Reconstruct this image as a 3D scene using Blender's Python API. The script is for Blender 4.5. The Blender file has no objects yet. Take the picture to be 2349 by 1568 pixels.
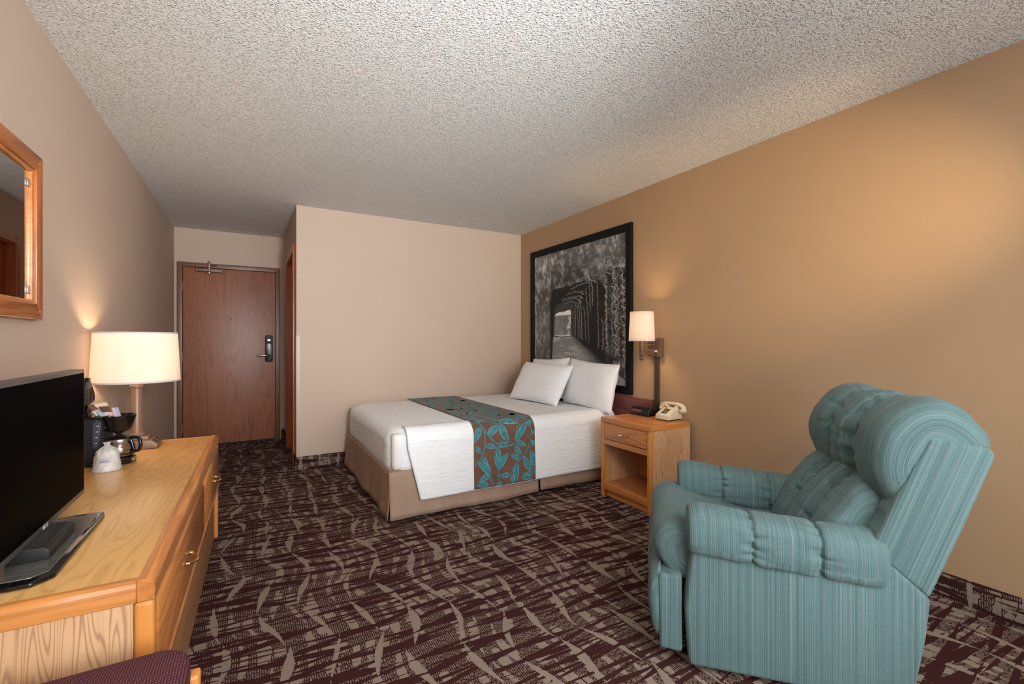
import bpy, bmesh, math, random
import numpy as np
from mathutils import Vector, Matrix
random.seed(7)
rng = np.random.default_rng(11)
scene = bpy.context.scene
C = scene.collection

# ---------------------------------------------------------------- camera
cam_d = bpy.data.cameras.new('camera')
cam = bpy.data.objects.new('camera', cam_d); C.objects.link(cam)
cam_d.sensor_width = 36.0
cam_d.lens = 1044.0 / 2349.0 * 36.0
cam_d.shift_y = -3.0 / 2349.0
cam_d.clip_start = 0.02
cam.location = (0, 0, 1.19)
cam.rotation_euler = (math.radians(90), 0, math.radians(-29.95))
scene.camera = cam
scene.view_settings.view_transform = 'Standard'
scene.view_settings.look = 'None'
scene.view_settings.gamma = 1
scene.view_settings.use_curve_mapping = False
scene.view_settings.exposure = 0.80

# ---------------------------------------------------------------- world + daylight
world = bpy.data.worlds.new('world'); scene.world = world
world.use_nodes = True
wb = world.node_tree.nodes['Background']
wb.inputs[0].default_value = (0.80, 0.90, 1.0, 1); wb.inputs[1].default_value = 1.0

XL, XR, YB, YD, YW, XH, HC = -0.72, 2.79, 4.63, 6.19, -1.45, 0.372, 2.44
def area(name, loc, rot, sx, sy, power, col):
    l = bpy.data.lights.new(name, 'AREA'); l.shape = 'RECTANGLE'; l.size = sx; l.size_y = sy
    l.energy = power; l.color = col
    o = bpy.data.objects.new(name, l); C.objects.link(o); o.location = loc; o.rotation_euler = rot
    return o
# daylight entering through the wide window behind the camera
area('window_daylight', (1.03, YW - 0.16, 1.32), (math.radians(90), 0, 0), 3.0, 1.95, 75, (0.90, 0.955, 1.0))

# ---------------------------------------------------------------- helpers
def setp(o, **k):
    for a, b in k.items():
        if b is not None: o[a] = b
    return o
def thing(name, label, category, loc=(0, 0, 0), rz=0.0, group=None):
    o = bpy.data.objects.new(name, None); C.objects.link(o)
    o.empty_display_size = 0.05
    o.location = loc; o.rotation_euler = (0, 0, rz)
    return setp(o, label=label, category=category, group=group)
def link(name, me, mat=None, parent=None, loc=None, rot=None, smooth=True, **k):
    o = bpy.data.objects.new(name, me); C.objects.link(o)
    if mat is not None:
        me.materials.clear(); me.materials.append(mat)
    if parent is not None: o.parent = parent
    if loc is not None: o.location = loc
    if rot is not None: o.rotation_euler = rot
    if smooth and len(me.polygons):
        me.polygons.foreach_set('use_smooth', [True] * len(me.polygons))
    return setp(o, **k)
def mesh(verts, faces, name='m'):
    me = bpy.data.meshes.new(name)
    me.from_pydata([tuple(map(float, v)) for v in verts], [], faces); me.update()
    return me
def from_bm(bm, name='m'):
    me = bpy.data.meshes.new(name)
    bmesh.ops.recalc_face_normals(bm, faces=bm.faces)
    bm.to_mesh(me); bm.free(); return me
def autosmooth(me, ang=35):
    bm = bmesh.new(); bm.from_mesh(me)
    for f in bm.faces: f.smooth = True
    for e in bm.edges:
        if len(e.link_faces) == 2 and e.calc_face_angle(0) > math.radians(ang): e.smooth = False
        elif len(e.link_faces) == 1: e.smooth = False
    bm.to_mesh(me); bm.free(); return me
def boxm(lo, hi, bev=0.0, seg=2):
    bm = bmesh.new(); bmesh.ops.create_cube(bm, size=1.0)
    for v in bm.verts:
        v.co = Vector([(lo[i] + hi[i]) / 2 + v.co[i] * (hi[i] - lo[i]) for i in range(3)])
    if bev > 0: bmesh.ops.bevel(bm, geom=bm.edges[:], offset=bev, segments=seg, profile=0.6, affect='EDGES')
    return autosmooth(from_bm(bm), 40)
def boxes(lst, bev=0.0):
    bm = bmesh.new()
    for lo, hi in lst:
        r = bmesh.ops.create_cube(bm, size=1.0)
        for v in r['verts']:
            v.co = Vector([(lo[i] + hi[i]) / 2 + v.co[i] * (hi[i] - lo[i]) for i in range(3)])
    if bev > 0: bmesh.ops.bevel(bm, geom=bm.edges[:], offset=bev, segments=2, profile=0.6, affect='EDGES')
    return autosmooth(from_bm(bm), 40)
def box(name, lo, hi, mat, parent=None, bev=0.0, seg=2, **k):
    return link(name, boxm(lo, hi, bev, seg), mat, parent, smooth=False, **k)
def lathem(prof, seg=32, sx=1.0, sy=1.0, cap=False):
    v, f = [], []; n = len(prof)
    for i in range(seg):
        a = 2 * math.pi * i / seg
        for r, z in prof: v.append((r * math.cos(a) * sx, r * math.sin(a) * sy, z))
    for i in range(seg):
        j = (i + 1) % seg
        for k in range(n - 1): f.append((i * n + k, j * n + k, j * n + k + 1, i * n + k + 1))
    if cap:
        f.append(tuple(i * n for i in range(seg))[::-1]); f.append(tuple(i * n + n - 1 for i in range(seg)))
    return autosmooth(mesh(v, f), 40)
def tubem(path, rad, seg=10, cap=True, flat=1.0):
    P = [Vector(p) for p in path]; n = len(P); v, f = [], []
    up = Vector((0, 0, 1))
    T = [(P[min(i + 1, n - 1)] - P[max(i - 1, 0)]).normalized() for i in range(n)]
    a = T[0].cross(up)
    if a.length < 1e-3: a = T[0].cross(Vector((1, 0, 0)))
    a.normalize()
    for i in range(n):
        a = (a - T[i] * a.dot(T[i])).normalized(); b = T[i].cross(a)
        r = rad[i] if hasattr(rad, '__len__') else rad
        for k in range(seg):
            t = 2 * math.pi * k / seg
            v.append(P[i] + a * math.cos(t) * r + b * math.sin(t) * r * flat)
    for i in range(n - 1):
        for k in range(seg):
            l = (k + 1) % seg
            f.append((i * seg + k, i * seg + l, (i + 1) * seg + l, (i + 1) * seg + k))
    if cap:
        f.append(tuple(range(seg))[::-1]); f.append(tuple((n - 1) * seg + k for k in range(seg)))
    return autosmooth(mesh(v, f), 50)
def prismm(outline, axis, a, b, bev=0.0, seg=3):
    """extrude a 2-D outline along an axis from a to b; outline pairs fill the other two axes in order"""
    bm = bmesh.new(); oth = [i for i in range(3) if i != axis]
    def pt(p, t):
        c = [0, 0, 0]; c[axis] = t; c[oth[0]] = p[0]; c[oth[1]] = p[1]; return c
    A = [bm.verts.new(pt(p, a)) for p in outline]; B = [bm.verts.new(pt(p, b)) for p in outline]
    n = len(outline)
    bm.faces.new(A); bm.faces.new(B[::-1])
    for i in range(n): bm.faces.new((A[i], B[i], B[(i + 1) % n], A[(i + 1) % n]))
    bmesh.ops.recalc_face_normals(bm, faces=bm.faces)
    if bev > 0:
        bmesh.ops.bevel(bm, geom=bm.edges[:], offset=bev, segments=seg, profile=0.5, affect='EDGES', clamp_overlap=True)
    return autosmooth(from_bm(bm), 40)
def gridm(P, closed_u=False, closed_v=False):
    """P: array [nu][nv][3]"""
    P = np.asarray(P); nu, nv = P.shape[:2]; f = []
    for i in range(nu if closed_u else nu - 1):
        i2 = (i + 1) % nu
        for j in range(nv if closed_v else nv - 1):
            j2 = (j + 1) % nv
            f.append((i * nv + j, i2 * nv + j, i2 * nv + j2, i * nv + j2))
    return mesh(P.reshape(-1, 3), f)
def rrect(x0, x1, y0, y1, r, k=9):
    o = []
    for cx_, cy_, a0 in ((x1 - r, y1 - r, 0), (x0 + r, y1 - r, 90), (x0 + r, y0 + r, 180), (x1 - r, y0 + r, 270)):
        for i in range(k):
            a = math.radians(a0 + 90 * i / (k - 1)); o.append((cx_ + r * math.cos(a), cy_ + r * math.sin(a)))
    # subdivide the straight runs
    out = []
    for i in range(len(o)):
        p, q = o[i], o[(i + 1) % len(o)]; L_ = math.hypot(q[0] - p[0], q[1] - p[1]); n_ = max(1, int(L_ / .06))
        for t in range(n_): out.append((p[0] + (q[0] - p[0]) * t / n_, p[1] + (q[1] - p[1]) * t / n_))
    return out
def solid(o, t, off=-1):
    m = o.modifiers.new('thick', 'SOLIDIFY'); m.thickness = t; m.offset = off; return o
def wall(name, quad_lo, quad_hi, mat):
    return box(name, quad_lo, quad_hi, mat, kind='structure')
def text(body, size, mat, parent, mtx, name='lettering', ext=0.0006, **k):
    cu = bpy.data.curves.new('txt', 'FONT'); cu.body = body; cu.size = size; cu.extrude = ext
    cu.align_x = 'CENTER'; cu.align_y = 'CENTER'
    t = bpy.data.objects.new('txt', cu); C.objects.link(t)
    me = bpy.data.meshes.new_from_object(t.evaluated_get(bpy.context.evaluated_depsgraph_get()))
    bpy.data.objects.remove(t)
    o = link(name, me, mat, parent, smooth=False, **k); o.matrix_local = mtx
    return o
def basis(x, y, loc):
    x = Vector(x).normalized(); y = Vector(y).normalized(); z = x.cross(y)
    m = Matrix((x, y, z)).transposed().to_4x4(); m.translation = Vector(loc); return m
def sm(a, b, x):
    t = np.clip((np.asarray(x, float) - a) / (b - a), 0, 1); return t * t * (3 - 2 * t)
def vnoise(x, y, seed=0):
    """value noise, numpy"""
    x = np.asarray(x, float); y = np.asarray(y, float)
    xi = np.floor(x).astype(int); yi = np.floor(y).astype(int); fx = x - xi; fy = y - yi
    fx = fx * fx * (3 - 2 * fx); fy = fy * fy * (3 - 2 * fy)
    def h(a, b):
        n = (a * 374761393 + b * 668265263 + seed * 1442695041) & 0x7fffffff
        n = ((n ^ (n >> 13)) * 1274126177) & 0x7fffffff
        return ((n ^ (n >> 16)) & 0xffff) / 65535.0
    return (h(xi, yi) * (1 - fx) + h(xi + 1, yi) * fx) * (1 - fy) + (h(xi, yi + 1) * (1 - fx) + h(xi + 1, yi + 1) * fx) * fy
def fbm(x, y, seed=0, o=4):
    s = 0; a = 0.5; t = 0
    for i in range(o):
        s = s + a * vnoise(x * 2 ** i, y * 2 ** i, seed + i * 17); t += a; a *= 0.55
    return s / t

# ---------------------------------------------------------------- shader helpers
def srgb(r, g, b):
    f = lambda c: (c / 255 / 12.92) if c / 255 <= 0.04045 else ((c / 255 + 0.055) / 1.055) ** 2.4
    return (f(r), f(g), f(b), 1.0)
class S:
    """a socket with arithmetic"""
    def __init__(s, nt, k): s.nt = nt; s.k = k
    def _m(s, op, *a):
        n = s.nt.nodes.new('ShaderNodeMath'); n.operation = op
        for i, q in enumerate((s,) + a):
            if isinstance(q, S): s.nt.links.new(q.k, n.inputs[i])
            else: n.inputs[i].default_value = float(q)
        return S(s.nt, n.outputs[0])
    def _c(s, v):
        n = s.nt.nodes.new('ShaderNodeValue'); n.outputs[0].default_value = v; return S(s.nt, n.outputs[0])
    def __add__(s, o): return s._m('ADD', o)
    def __sub__(s, o): return s._m('SUBTRACT', o)
    def __rsub__(s, o): return s._c(o)._m('SUBTRACT', s)
    def __mul__(s, o): return s._m('MULTIPLY', o)
    def __truediv__(s, o): return s._m('DIVIDE', o)
    __radd__ = __add__; __rmul__ = __mul__
    def floor(s): return s._m('FLOOR')
    def fract(s): return s._m('FRACT')
    def abs(s): return s._m('ABSOLUTE')
    def sin(s): return s._m('SINE')
    def lt(s, o): return s._m('LESS_THAN', o)
    def gt(s, o): return s._m('GREATER_THAN', o)
    def min(s, o): return s._m('MINIMUM', o)
    def max(s, o): return s._m('MAXIMUM', o)
    def pow(s, o): return s._m('POWER', o)
    def ss(s, a, b):
        n = s.nt.nodes.new('ShaderNodeMapRange'); n.interpolation_type = 'SMOOTHSTEP'
        s.nt.links.new(s.k, n.inputs[0])
        n.inputs[1].default_value = a; n.inputs[2].default_value = b
        return S(s.nt, n.outputs[0])
class M:
    def __init__(s, name, rough=0.6, spec=0.5):
        s.mat = bpy.data.materials.new(name); s.mat.use_nodes = True
        s.nt = s.mat.node_tree; s.b = s.nt.nodes['Principled BSDF']
        s.b.inputs['Roughness'].default_value = rough
        s.b.inputs['Specular IOR Level'].default_value = spec
    def node(s, t): return s.nt.nodes.new(t)
    def L(s, a, b): s.nt.links.new(a.k if isinstance(a, S) else a, b)
    def coord(s, which='Object'):
        return s.node('ShaderNodeTexCoord').outputs[which]
    def sep(s, vec):
        n = s.node('ShaderNodeSeparateXYZ'); s.L(vec, n.inputs[0]); return [S(s.nt, k) for k in n.outputs]
    def comb(s, x, y, z=0.0):
        n = s.node('ShaderNodeCombineXYZ')
        for i, q in enumerate((x, y, z)):
            if isinstance(q, S): s.L(q, n.inputs[i])
            else: n.inputs[i].default_value = q
        return n.outputs[0]
    def mapping(s, vec, scale=(1, 1, 1), rot=(0, 0, 0), loc=(0, 0, 0)):
        n = s.node('ShaderNodeMapping'); s.L(vec, n.inputs[0])
        n.inputs[1].default_value = loc; n.inputs[2].default_value = rot; n.inputs[3].default_value = scale
        return n.outputs[0]
    def noise(s, vec, scale=5, detail=3, rough=0.5, dist=0.0):
        n = s.node('ShaderNodeTexNoise')
        if vec is not None: s.L(vec, n.inputs['Vector'])
        n.inputs['Scale'].default_value = scale; n.inputs['Detail'].default_value = detail
        n.inputs['Roughness'].default_value = rough; n.inputs['Distortion'].default_value = dist
        return S(s.nt, n.outputs[0])
    def voro(s, vec, scale=5, feature='F1'):
        n = s.node('ShaderNodeTexVoronoi'); n.feature = feature
        if vec is not None: s.L(vec, n.inputs['Vector'])
        n.inputs['Scale'].default_value = scale
        return S(s.nt, n.outputs['Distance'])
    def white(s, *a):
        n = s.node('ShaderNodeTexWhiteNoise'); n.noise_dimensions = '3D'
        s.L(s.comb(*(list(a) + [0.0] * (3 - len(a)))), n.inputs['Vector'])
        return S(s.nt, n.outputs['Value'])
    def mix(s, fac, a, b):
        n = s.node('ShaderNodeMix'); n.data_type = 'RGBA'
        if isinstance(fac, S): s.L(fac, n.inputs[0])
        else: n.inputs[0].default_value = fac
        for q, i in ((a, 6), (b, 7)):
            if isinstance(q, (tuple, list)): n.inputs[i].default_value = q
            else: s.L(q, n.inputs[i])
        return n.outputs[2]
    def ramp(s, fac, stops):
        n = s.node('ShaderNodeValToRGB'); s.L(fac, n.inputs[0]); e = n.color_ramp.elements
        while len(e) < len(stops): e.new(0.5)
        for q, (p, c) in zip(e, stops): q.position = p; q.color = c
        return n.outputs[0]
    def color(s, c):
        if isinstance(c, (tuple, list)): s.b.inputs['Base Color'].default_value = c
        else: s.L(c, s.b.inputs['Base Color'])
    def bump(s, h, strength=0.2, dist=0.01):
        n = s.node('ShaderNodeBump'); n.inputs['Strength'].default_value = strength
        n.inputs['Distance'].default_value = dist; s.L(h, n.inputs['Height'])
        s.L(n.outputs[0], s.b.inputs['Normal'])
    def set(s, **k):
        for a, v in k.items(): s.b.inputs[a.replace('_', ' ')].default_value = v
        return s
    def attr(s, name):
        n = s.node('ShaderNodeAttribute'); n.attribute_name = name; return n

def plain(name, col, rough=0.5, metal=0.0, spec=0.5, bump=0.0, bscale=300):
    m = M(name, rough, spec); m.b.inputs['Metallic'].default_value = metal
    n = m.noise(m.coord(), bscale, 2)
    lo = tuple(c * 0.94 for c in col[:3]) + (1,)
    m.color(m.mix(n, lo, col))
    if bump: m.bump(n, bump, 0.002)
    return m.mat
def paint(name, col, rough=0.75):
    m = M(name, rough, 0.35); c = m.coord()
    n = m.noise(c, 1.3, 3)
    m.color(m.mix(n.ss(0.3, 0.7), tuple(q * 0.97 for q in col[:3]) + (1,), col))
    m.bump(m.noise(c, 190, 3), 0.10, 0.003)
    return m.mat
def wood(name, light, mid, dark, axis, freq=9, across=5.0, along=0.55, contrast=0.55, rough=0.35, pore=0.5, seed=0.0, flat=None):
    """contour-line oak/veneer: grain runs along `axis`, lines come from stretched noise"""
    m = M(name, rough, 0.5); c = m.coord()
    sc = [across] * 3; sc[axis] = along
    if flat is not None: sc[flat] = across * 0.25
    v = m.mapping(c, scale=tuple(sc), loc=(seed, seed * 1.7, seed * 0.6))
    n = m.noise(v, 1.0, 2.0, 0.45)
    g = (n * freq).fract()
    line = (g - 0.5).abs() * 2.0
    line = line.ss(0.45, 1.0)
    sp = [170.0] * 3; sp[axis] = 5.0
    pores = m.noise(m.mapping(c, scale=tuple(sp)), 1.0, 2.0, 0.6).ss(0.48, 0.72)
    big = m.noise(m.mapping(c, scale=tuple(q * 0.5 for q in sc)), 1.0, 1.0)
    base = m.mix(big.ss(0.3, 0.7), light, mid)
    fac = line * contrast
    base = m.mix(fac, base, dark)
    base = m.mix(pores * line.max(0.35) * pore, base, dark)
    m.color(base)
    m.bump(pores * -1.0 + line * -0.4, 0.06, 0.002)
    return m.mat
# ---------------------------------------------------------------- materials
def carpet(name, ax, ay):
    m = M(name, 1.0, 0.03)
    q = m.sep(m.coord()); x0 = q[ax]; y0 = q[ay]
    v0 = m.comb(x0, y0, 0.0)
    jag = (m.noise(v0, 75, 2, 0.6) - 0.5)
    big = (m.noise(v0, 1.7, 1) - 0.5)
    x = x0 + (y0 * 9.0 + big * 5.0).sin() * 0.026 + jag * 0.007
    y = y0 + (x0 * 3.4 + big * 4.0).sin() * 0.014 + jag * 0.006
    def strokes(a, b, L, W, hw, slope, seed, dens=1.0, k1=5.0, k2=1.25, offs=0.45, alt=0.0):
        v = b / W; row = v.floor(); r1 = m.white(row, seed)
        u = a / L + r1 * 7.3; col = u.floor(); fu = u.fract(); fv = v.fract() - 0.5
        r2 = m.white(row, col, seed + 1.5); r3 = m.white(row, col, seed + 2.5)
        c = fv - (r2 - 0.5) * offs - (fu - 0.5) * (r3 - 0.5) * (2 * slope)
        if alt: c = c - (fu - 0.5) * ((col * 0.5).fract() * 4.0 - 1.0) * alt
        tap = (fu * k1).min((1.0 - fu) * k2).min(1.0)
        w = (r3 * 0.7 + 0.6) * tap * hw
        return c.abs().lt(w) * r2.lt(dens)
    F1 = strokes(y, x, 0.30, 0.078, 0.20, 0.14, 3.0, 0.75, 4.0, 1.8, 0.4, 0.3)
    F2 = strokes(y * -1.0, x, 0.29, 0.165, 0.105, 0.06, 13.0, 1.0, 2.6, 2.0, 0.30, 0.26)
    B1 = strokes(y, x, 0.060, 0.055, 0.34, 0.1, 23.0, 0.28, 9.0, 9.0)
    D1 = strokes(x + y * 0.10, y - x * 0.10, 0.85, 0.082, 0.165, 0.40, 31.0, 1.0, 6.0, 1.9)
    D2 = strokes(x * -1.0 + y * 0.13, y + x * 0.13, 0.60, 0.085, 0.20, 0.40, 41.0, 0.9, 5.0, 1.7)
    D3 = strokes(x - y * 0.05, y + x * 0.05, 0.40, 0.036, 0.24, 0.30, 53.0, 0.62, 5.0, 1.3)
    hatch = (x0 / 0.0080 + jag * 1.5).fract().lt(0.46)
    dash = (y0 / 0.030 + m.white((x0 / 0.0080).floor(), 5.0) * 9.0).fract().lt(0.80)
    lightm = hatch * dash * 0.92
    lightm = lightm.max(B1).max(F1)
    dark = D1.max(D2).max(D3)
    lightm = lightm * (1.0 - dark)
    top = F2 * (1.0 - D1 * D2.max(D3))
    lightm = lightm.max(top)
    tone = m.noise(v0, 420, 1)
    lc = m.mix(tone, srgb(122, 107, 96), srgb(154, 138, 125))
    dc = m.mix(tone, srgb(48, 26, 25), srgb(72, 43, 40))
    m.color(m.mix(lightm, dc, lc))
    m.bump(m.noise(v0, 380, 2) + (x0 * 1000.0).sin() * 0.15, 0.35, 0.004)
    m.set(Sheen_Weight=0.0)
    return m.mat
MAT = {}
MAT['carpet'] = carpet('patterned_carpet', 0, 1)
MAT['carpet_x'] = carpet('patterned_carpet_upright_x', 0, 2)
MAT['carpet_y'] = carpet('patterned_carpet_upright_y', 1, 2)
MAT['wall'] = paint('beige_wall_paint', srgb(199, 177, 158))
MAT['accent'] = paint('tan_accent_wall_paint', srgb(179, 147, 114), 0.6)
def popcorn():
    m = M('popcorn_ceiling', 0.9, 0.2); c = m.coord()
    a = m.noise(c, 95, 3, 0.62)
    b = m.voro(c, 130)
    blob = (1.0 - b).ss(0.45, 0.95) * a.ss(0.40, 0.66)
    h = blob + a * 0.35
    m.color(m.mix(blob.ss(0.1, 0.7), srgb(226, 224, 220), srgb(243, 242, 240)))
    m.bump(h, 1.0, 0.011)
    return m.mat
MAT['popcorn'] = popcorn()
OL, OM, OD = srgb(226, 172, 108), srgb(208, 146, 84), srgb(150, 92, 46)
MAT['oak_top'] = wood('oak_veneer_top', srgb(232, 180, 112), srgb(222, 165, 96), srgb(172, 114, 60), 1, 16, 6.5, 0.8, 0.24, 0.26, 0.30, flat=2)
MAT['oak_trim_x'] = wood('oak_trim_lengthwise_x', srgb(222, 150, 80), srgb(204, 130, 64), srgb(140, 80, 36), 0, 6, 14, 0.8, 0.35, 0.3, 0.5)
MAT['oak_trim_y'] = wood('oak_trim_lengthwise_y', srgb(214, 142, 78), srgb(196, 122, 62), srgb(136, 76, 36), 1, 6, 14, 0.8, 0.35, 0.3, 0.5)
MAT['oak_trim_z'] = wood('oak_trim_upright', srgb(224, 150, 76), srgb(208, 130, 60), srgb(150, 86, 36), 2, 5, 12, 0.8, 0.28, 0.3, 0.4)
MAT['oak_side'] = wood('oak_side_panel', srgb(221, 177, 134), srgb(212, 164, 120), srgb(142, 98, 70), 2, 34, 12.0, 0.9, 0.55, 0.45, 0.4, seed=3.3)
MAT['oak_front_y'] = wood('oak_drawer_front', srgb(198, 128, 68), srgb(184, 114, 58), srgb(124, 68, 32), 1, 9, 6.0, 0.6, 0.4, 0.3, 0.4, seed=1.1, flat=0)
MAT['oak_ns_front'] = wood('oak_nightstand_drawer', srgb(206, 138, 84), srgb(194, 124, 72), srgb(140, 82, 44), 1, 10, 6.0, 0.6, 0.42, 0.35, 0.4, seed=5.2, flat=0)
MAT['kick'] = wood('oak_kick_board', srgb(176, 128, 84), srgb(160, 112, 70), srgb(120, 80, 48), 1, 6, 9, 0.6, 0.4, 0.45, 0.4, seed=2.2)
MAT['mirror_oak'] = wood('mirror_frame_oak', srgb(196, 118, 58), srgb(178, 100, 46), srgb(128, 64, 28), 1, 8, 9, 0.9, 0.45, 0.25, 0.5, seed=6)
MAT['mirror_oak_z'] = wood('mirror_frame_oak_upright', srgb(196, 118, 58), srgb(178, 100, 46), srgb(128, 64, 28), 2, 8, 9, 0.9, 0.45, 0.25, 0.5, seed=6)
MAT['door'] = wood('dark_walnut_door', srgb(152, 94, 64), srgb(136, 80, 54), srgb(94, 52, 36), 2, 16, 4.5, 0.5, 0.30, 0.42, 0.4, seed=8, flat=1)
MAT['door_frame'] = plain('brown_painted_steel', srgb(116, 76, 52), 0.4)
MAT['bath_trim'] = wood('orange_stained_trim', srgb(196, 106, 52), srgb(178, 90, 42), srgb(136, 62, 26), 2, 7, 10, 0.6, 0.35, 0.35, 0.4, seed=9)
MAT['head_wood'] = wood('burgundy_headboard', srgb(112, 64, 60), srgb(92, 50, 48), srgb(60, 30, 30), 1, 8, 8, 0.6, 0.5, 0.4, 0.4, seed=4)
MAT['brass'] = plain('polished_brass', (0.83, 0.58, 0.26, 1), 0.22, 1.0)
MAT['steel'] = plain('brushed_steel', (0.55, 0.54, 0.52, 1), 0.32, 1.0)
MAT['bronze'] = plain('bronze_painted_metal', srgb(116, 90, 70), 0.45, 0.35)
MAT['bronze_dark'] = plain('dark_bronze_metal', srgb(74, 60, 50), 0.5, 0.3)
MAT['taupe'] = plain('taupe_lamp_enamel', srgb(128, 98, 78), 0.42, 0.15)
MAT['black'] = plain('black_plastic', srgb(24, 23, 23), 0.28)
MAT['black_matte'] = plain('matte_black_plastic', srgb(30, 29, 29), 0.55)
MAT['black_gloss'] = plain('gloss_black_plastic', srgb(16, 15, 15), 0.10)
MAT['bezel'] = plain('grey_black_bezel', srgb(74, 73, 72), 0.33)
MAT['ivory'] = plain('ivory_plastic', srgb(224, 212, 184), 0.3)
MAT['white'] = plain('white_plastic', srgb(235, 232, 226), 0.4)
MAT['red'] = plain('red_plastic', srgb(190, 30, 36), 0.3)
MAT['rubber'] = plain('black_rubber', srgb(20, 20, 20), 0.8)
MAT['dark_void'] = plain('dark_lining', srgb(28, 24, 24), 0.9)
def glassy(name, tint=(1, 1, 1, 1), gloss=0.12, rough=0.02):
    m = M(name); nt = m.nt; nt.nodes.remove(m.b)
    t = m.node('ShaderNodeBsdfTransparent'); t.inputs[0].default_value = tint
    g = m.node('ShaderNodeBsdfGlossy'); g.inputs['Roughness'].default_value = rough
    f = m.node('ShaderNodeFresnel'); f.inputs[0].default_value = 1.45
    x = m.node('ShaderNodeMixShader'); m.L((S(nt, f.outputs[0]) + gloss * 0.3), x.inputs[0])
    m.L(t.outputs[0], x.inputs[1]); m.L(g.outputs[0], x.inputs[2])
    m.L(x.outputs[0], nt.nodes['Material Output'].inputs[0])
    return m.mat
MAT['glass'] = glassy('clear_glass')
MAT['clip'] = glassy('clear_plastic_clip', (0.80, 0.82, 0.78, 1), 0.3, 0.3)
MAT['guard'] = glassy('clear_corner_guard', (0.97, 0.965, 0.95, 1), 0.02, 0.45)

# ---------------------------------------------------------------- room shell
T = 0.12
box('floor', (XL - T, YW - T, -0.10), (XR + T, YD + T, 0.0), MAT['carpet'], kind='structure')
box('ceiling', (XL - T, YW - T, HC), (XR + T, YD + T, HC + 0.1), MAT['popcorn'], kind='structure')
wall('wall_left', (XL - T, YW - T, 0), (XL, YD + T, HC), MAT['wall'])
wall('wall_right', (XR, YW - T, 0), (XR + T, YB + T, HC), MAT['accent'])
wall('wall_back', (XH, YB, 0), (XR, YB + 0.10, HC), MAT['wall'])
# hallway side wall with the bathroom door opening
B0, B1_, BZ = 4.84, 5.66, 2.05
link('wall_hall', boxes([((XH, YB + 0.10, 0), (XH + 0.10, B0, HC)), ((XH, B1_, 0), (XH + 0.10, YD, HC)),
                         ((XH, B0, BZ), (XH + 0.10, B1_, HC))]), MAT['wall'], smooth=False, kind='structure')
box('wall_bathroom', (XH + 0.10, YB + 0.10, 0), (XR, YB + 0.16, HC), MAT['wall'], kind='structure')
# far wall with the entry door opening
D0, D1_, DZ = -0.645, 0.270, 2.012
link('wall_far', boxes([((XL, YD, 0), (D0, YD + 0.12, HC)), ((D1_, YD, 0), (XH + 0.10, YD + 0.12, HC)),
                        ((D0, YD, DZ), (D1_, YD + 0.12, HC))]), MAT['wall'], smooth=False, kind='structure')
# window wall behind the viewpoint
W0, W1, WZ0, WZ1 = -0.42, 2.48, 0.36, 2.28
link('wall_window', boxes([((XL, YW - T, 0), (W0, YW, HC)), ((W1, YW - T, 0), (XR, YW, HC)),
                           ((W0, YW - T, 0), (W1, YW, WZ0)), ((W0, YW - T, WZ1), (W1, YW, HC))]),
     MAT['wall'], smooth=False, kind='structure')
wn = bpy.data.objects.new('window_1', None); C.objects.link(wn); wn['kind'] = 'structure'
wn.location = ((W0 + W1) / 2, YW - 0.06, WZ0)
hw_ = (W1 - W0) / 2; hh_ = WZ1 - WZ0
link('window_frame', boxes([((-hw_, -0.03, 0), (-hw_ + .05, .03, hh_)), ((hw_ - .05, -0.03, 0), (hw_, .03, hh_)),
                            ((-0.025, -0.03, 0), (0.025, .03, hh_)), ((-hw_, -0.03, 0), (hw_, .03, .05)),
                            ((-hw_, -0.03, hh_ - .05), (hw_, .03, hh_))]), MAT['white'], wn, smooth=False)
for s in (-1, 1):
    box('pane', (min(0, s * (hw_ - .05)) + .01, -0.003, .04), (max(0, s * (hw_ - .05)) - .01, .003, hh_ - .04), MAT['glass'], wn)

# carpet base strips
BH = 0.118; bt = 0.012
def base(name, lo, hi, m): box(name, lo, hi, MAT[m], kind='structure', bev=0.003)
base('baseboard_right', (XR - bt, YW, 0), (XR, YB, BH), 'carpet_y')
base('baseboard_back', (XH, YB - bt, 0), (XR - bt, YB, BH), 'carpet_x')
base('baseboard_left', (XL, YW, 0), (XL + bt, YD, BH), 'carpet_y')
link('baseboard_hall', boxes([((XH - bt, YB - bt, 0), (XH, B0 - 0.065, BH)), ((XH - bt, B1_ + 0.065, 0), (XH, YD - bt, BH))], 0.003),
     MAT['carpet_y'], smooth=False, kind='structure')
link('baseboard_far', boxes([((XL + bt, YD - bt, 0), (D0 - 0.06, YD, BH)), ((D1_ + 0.06, YD - bt, 0), (XH - bt, YD, BH))], 0.002),
     MAT['carpet_x'], smooth=False, kind='structure')

# clear plastic corner guard on the bathroom corner
g = thing('corner_guard', 'clear plastic corner guard strip on the hallway corner of the beige wall', 'corner guard', (XH, YB, BH))
g['kind'] = 'structure'
link('guard_strip', boxes([((-0.003, -0.003, 0), (0.030, -0.0002, 1.12)), ((-0.003, -0.003, 0), (-0.0002, 0.030, 1.12))]), MAT['guard'], g, smooth=False)

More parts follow.
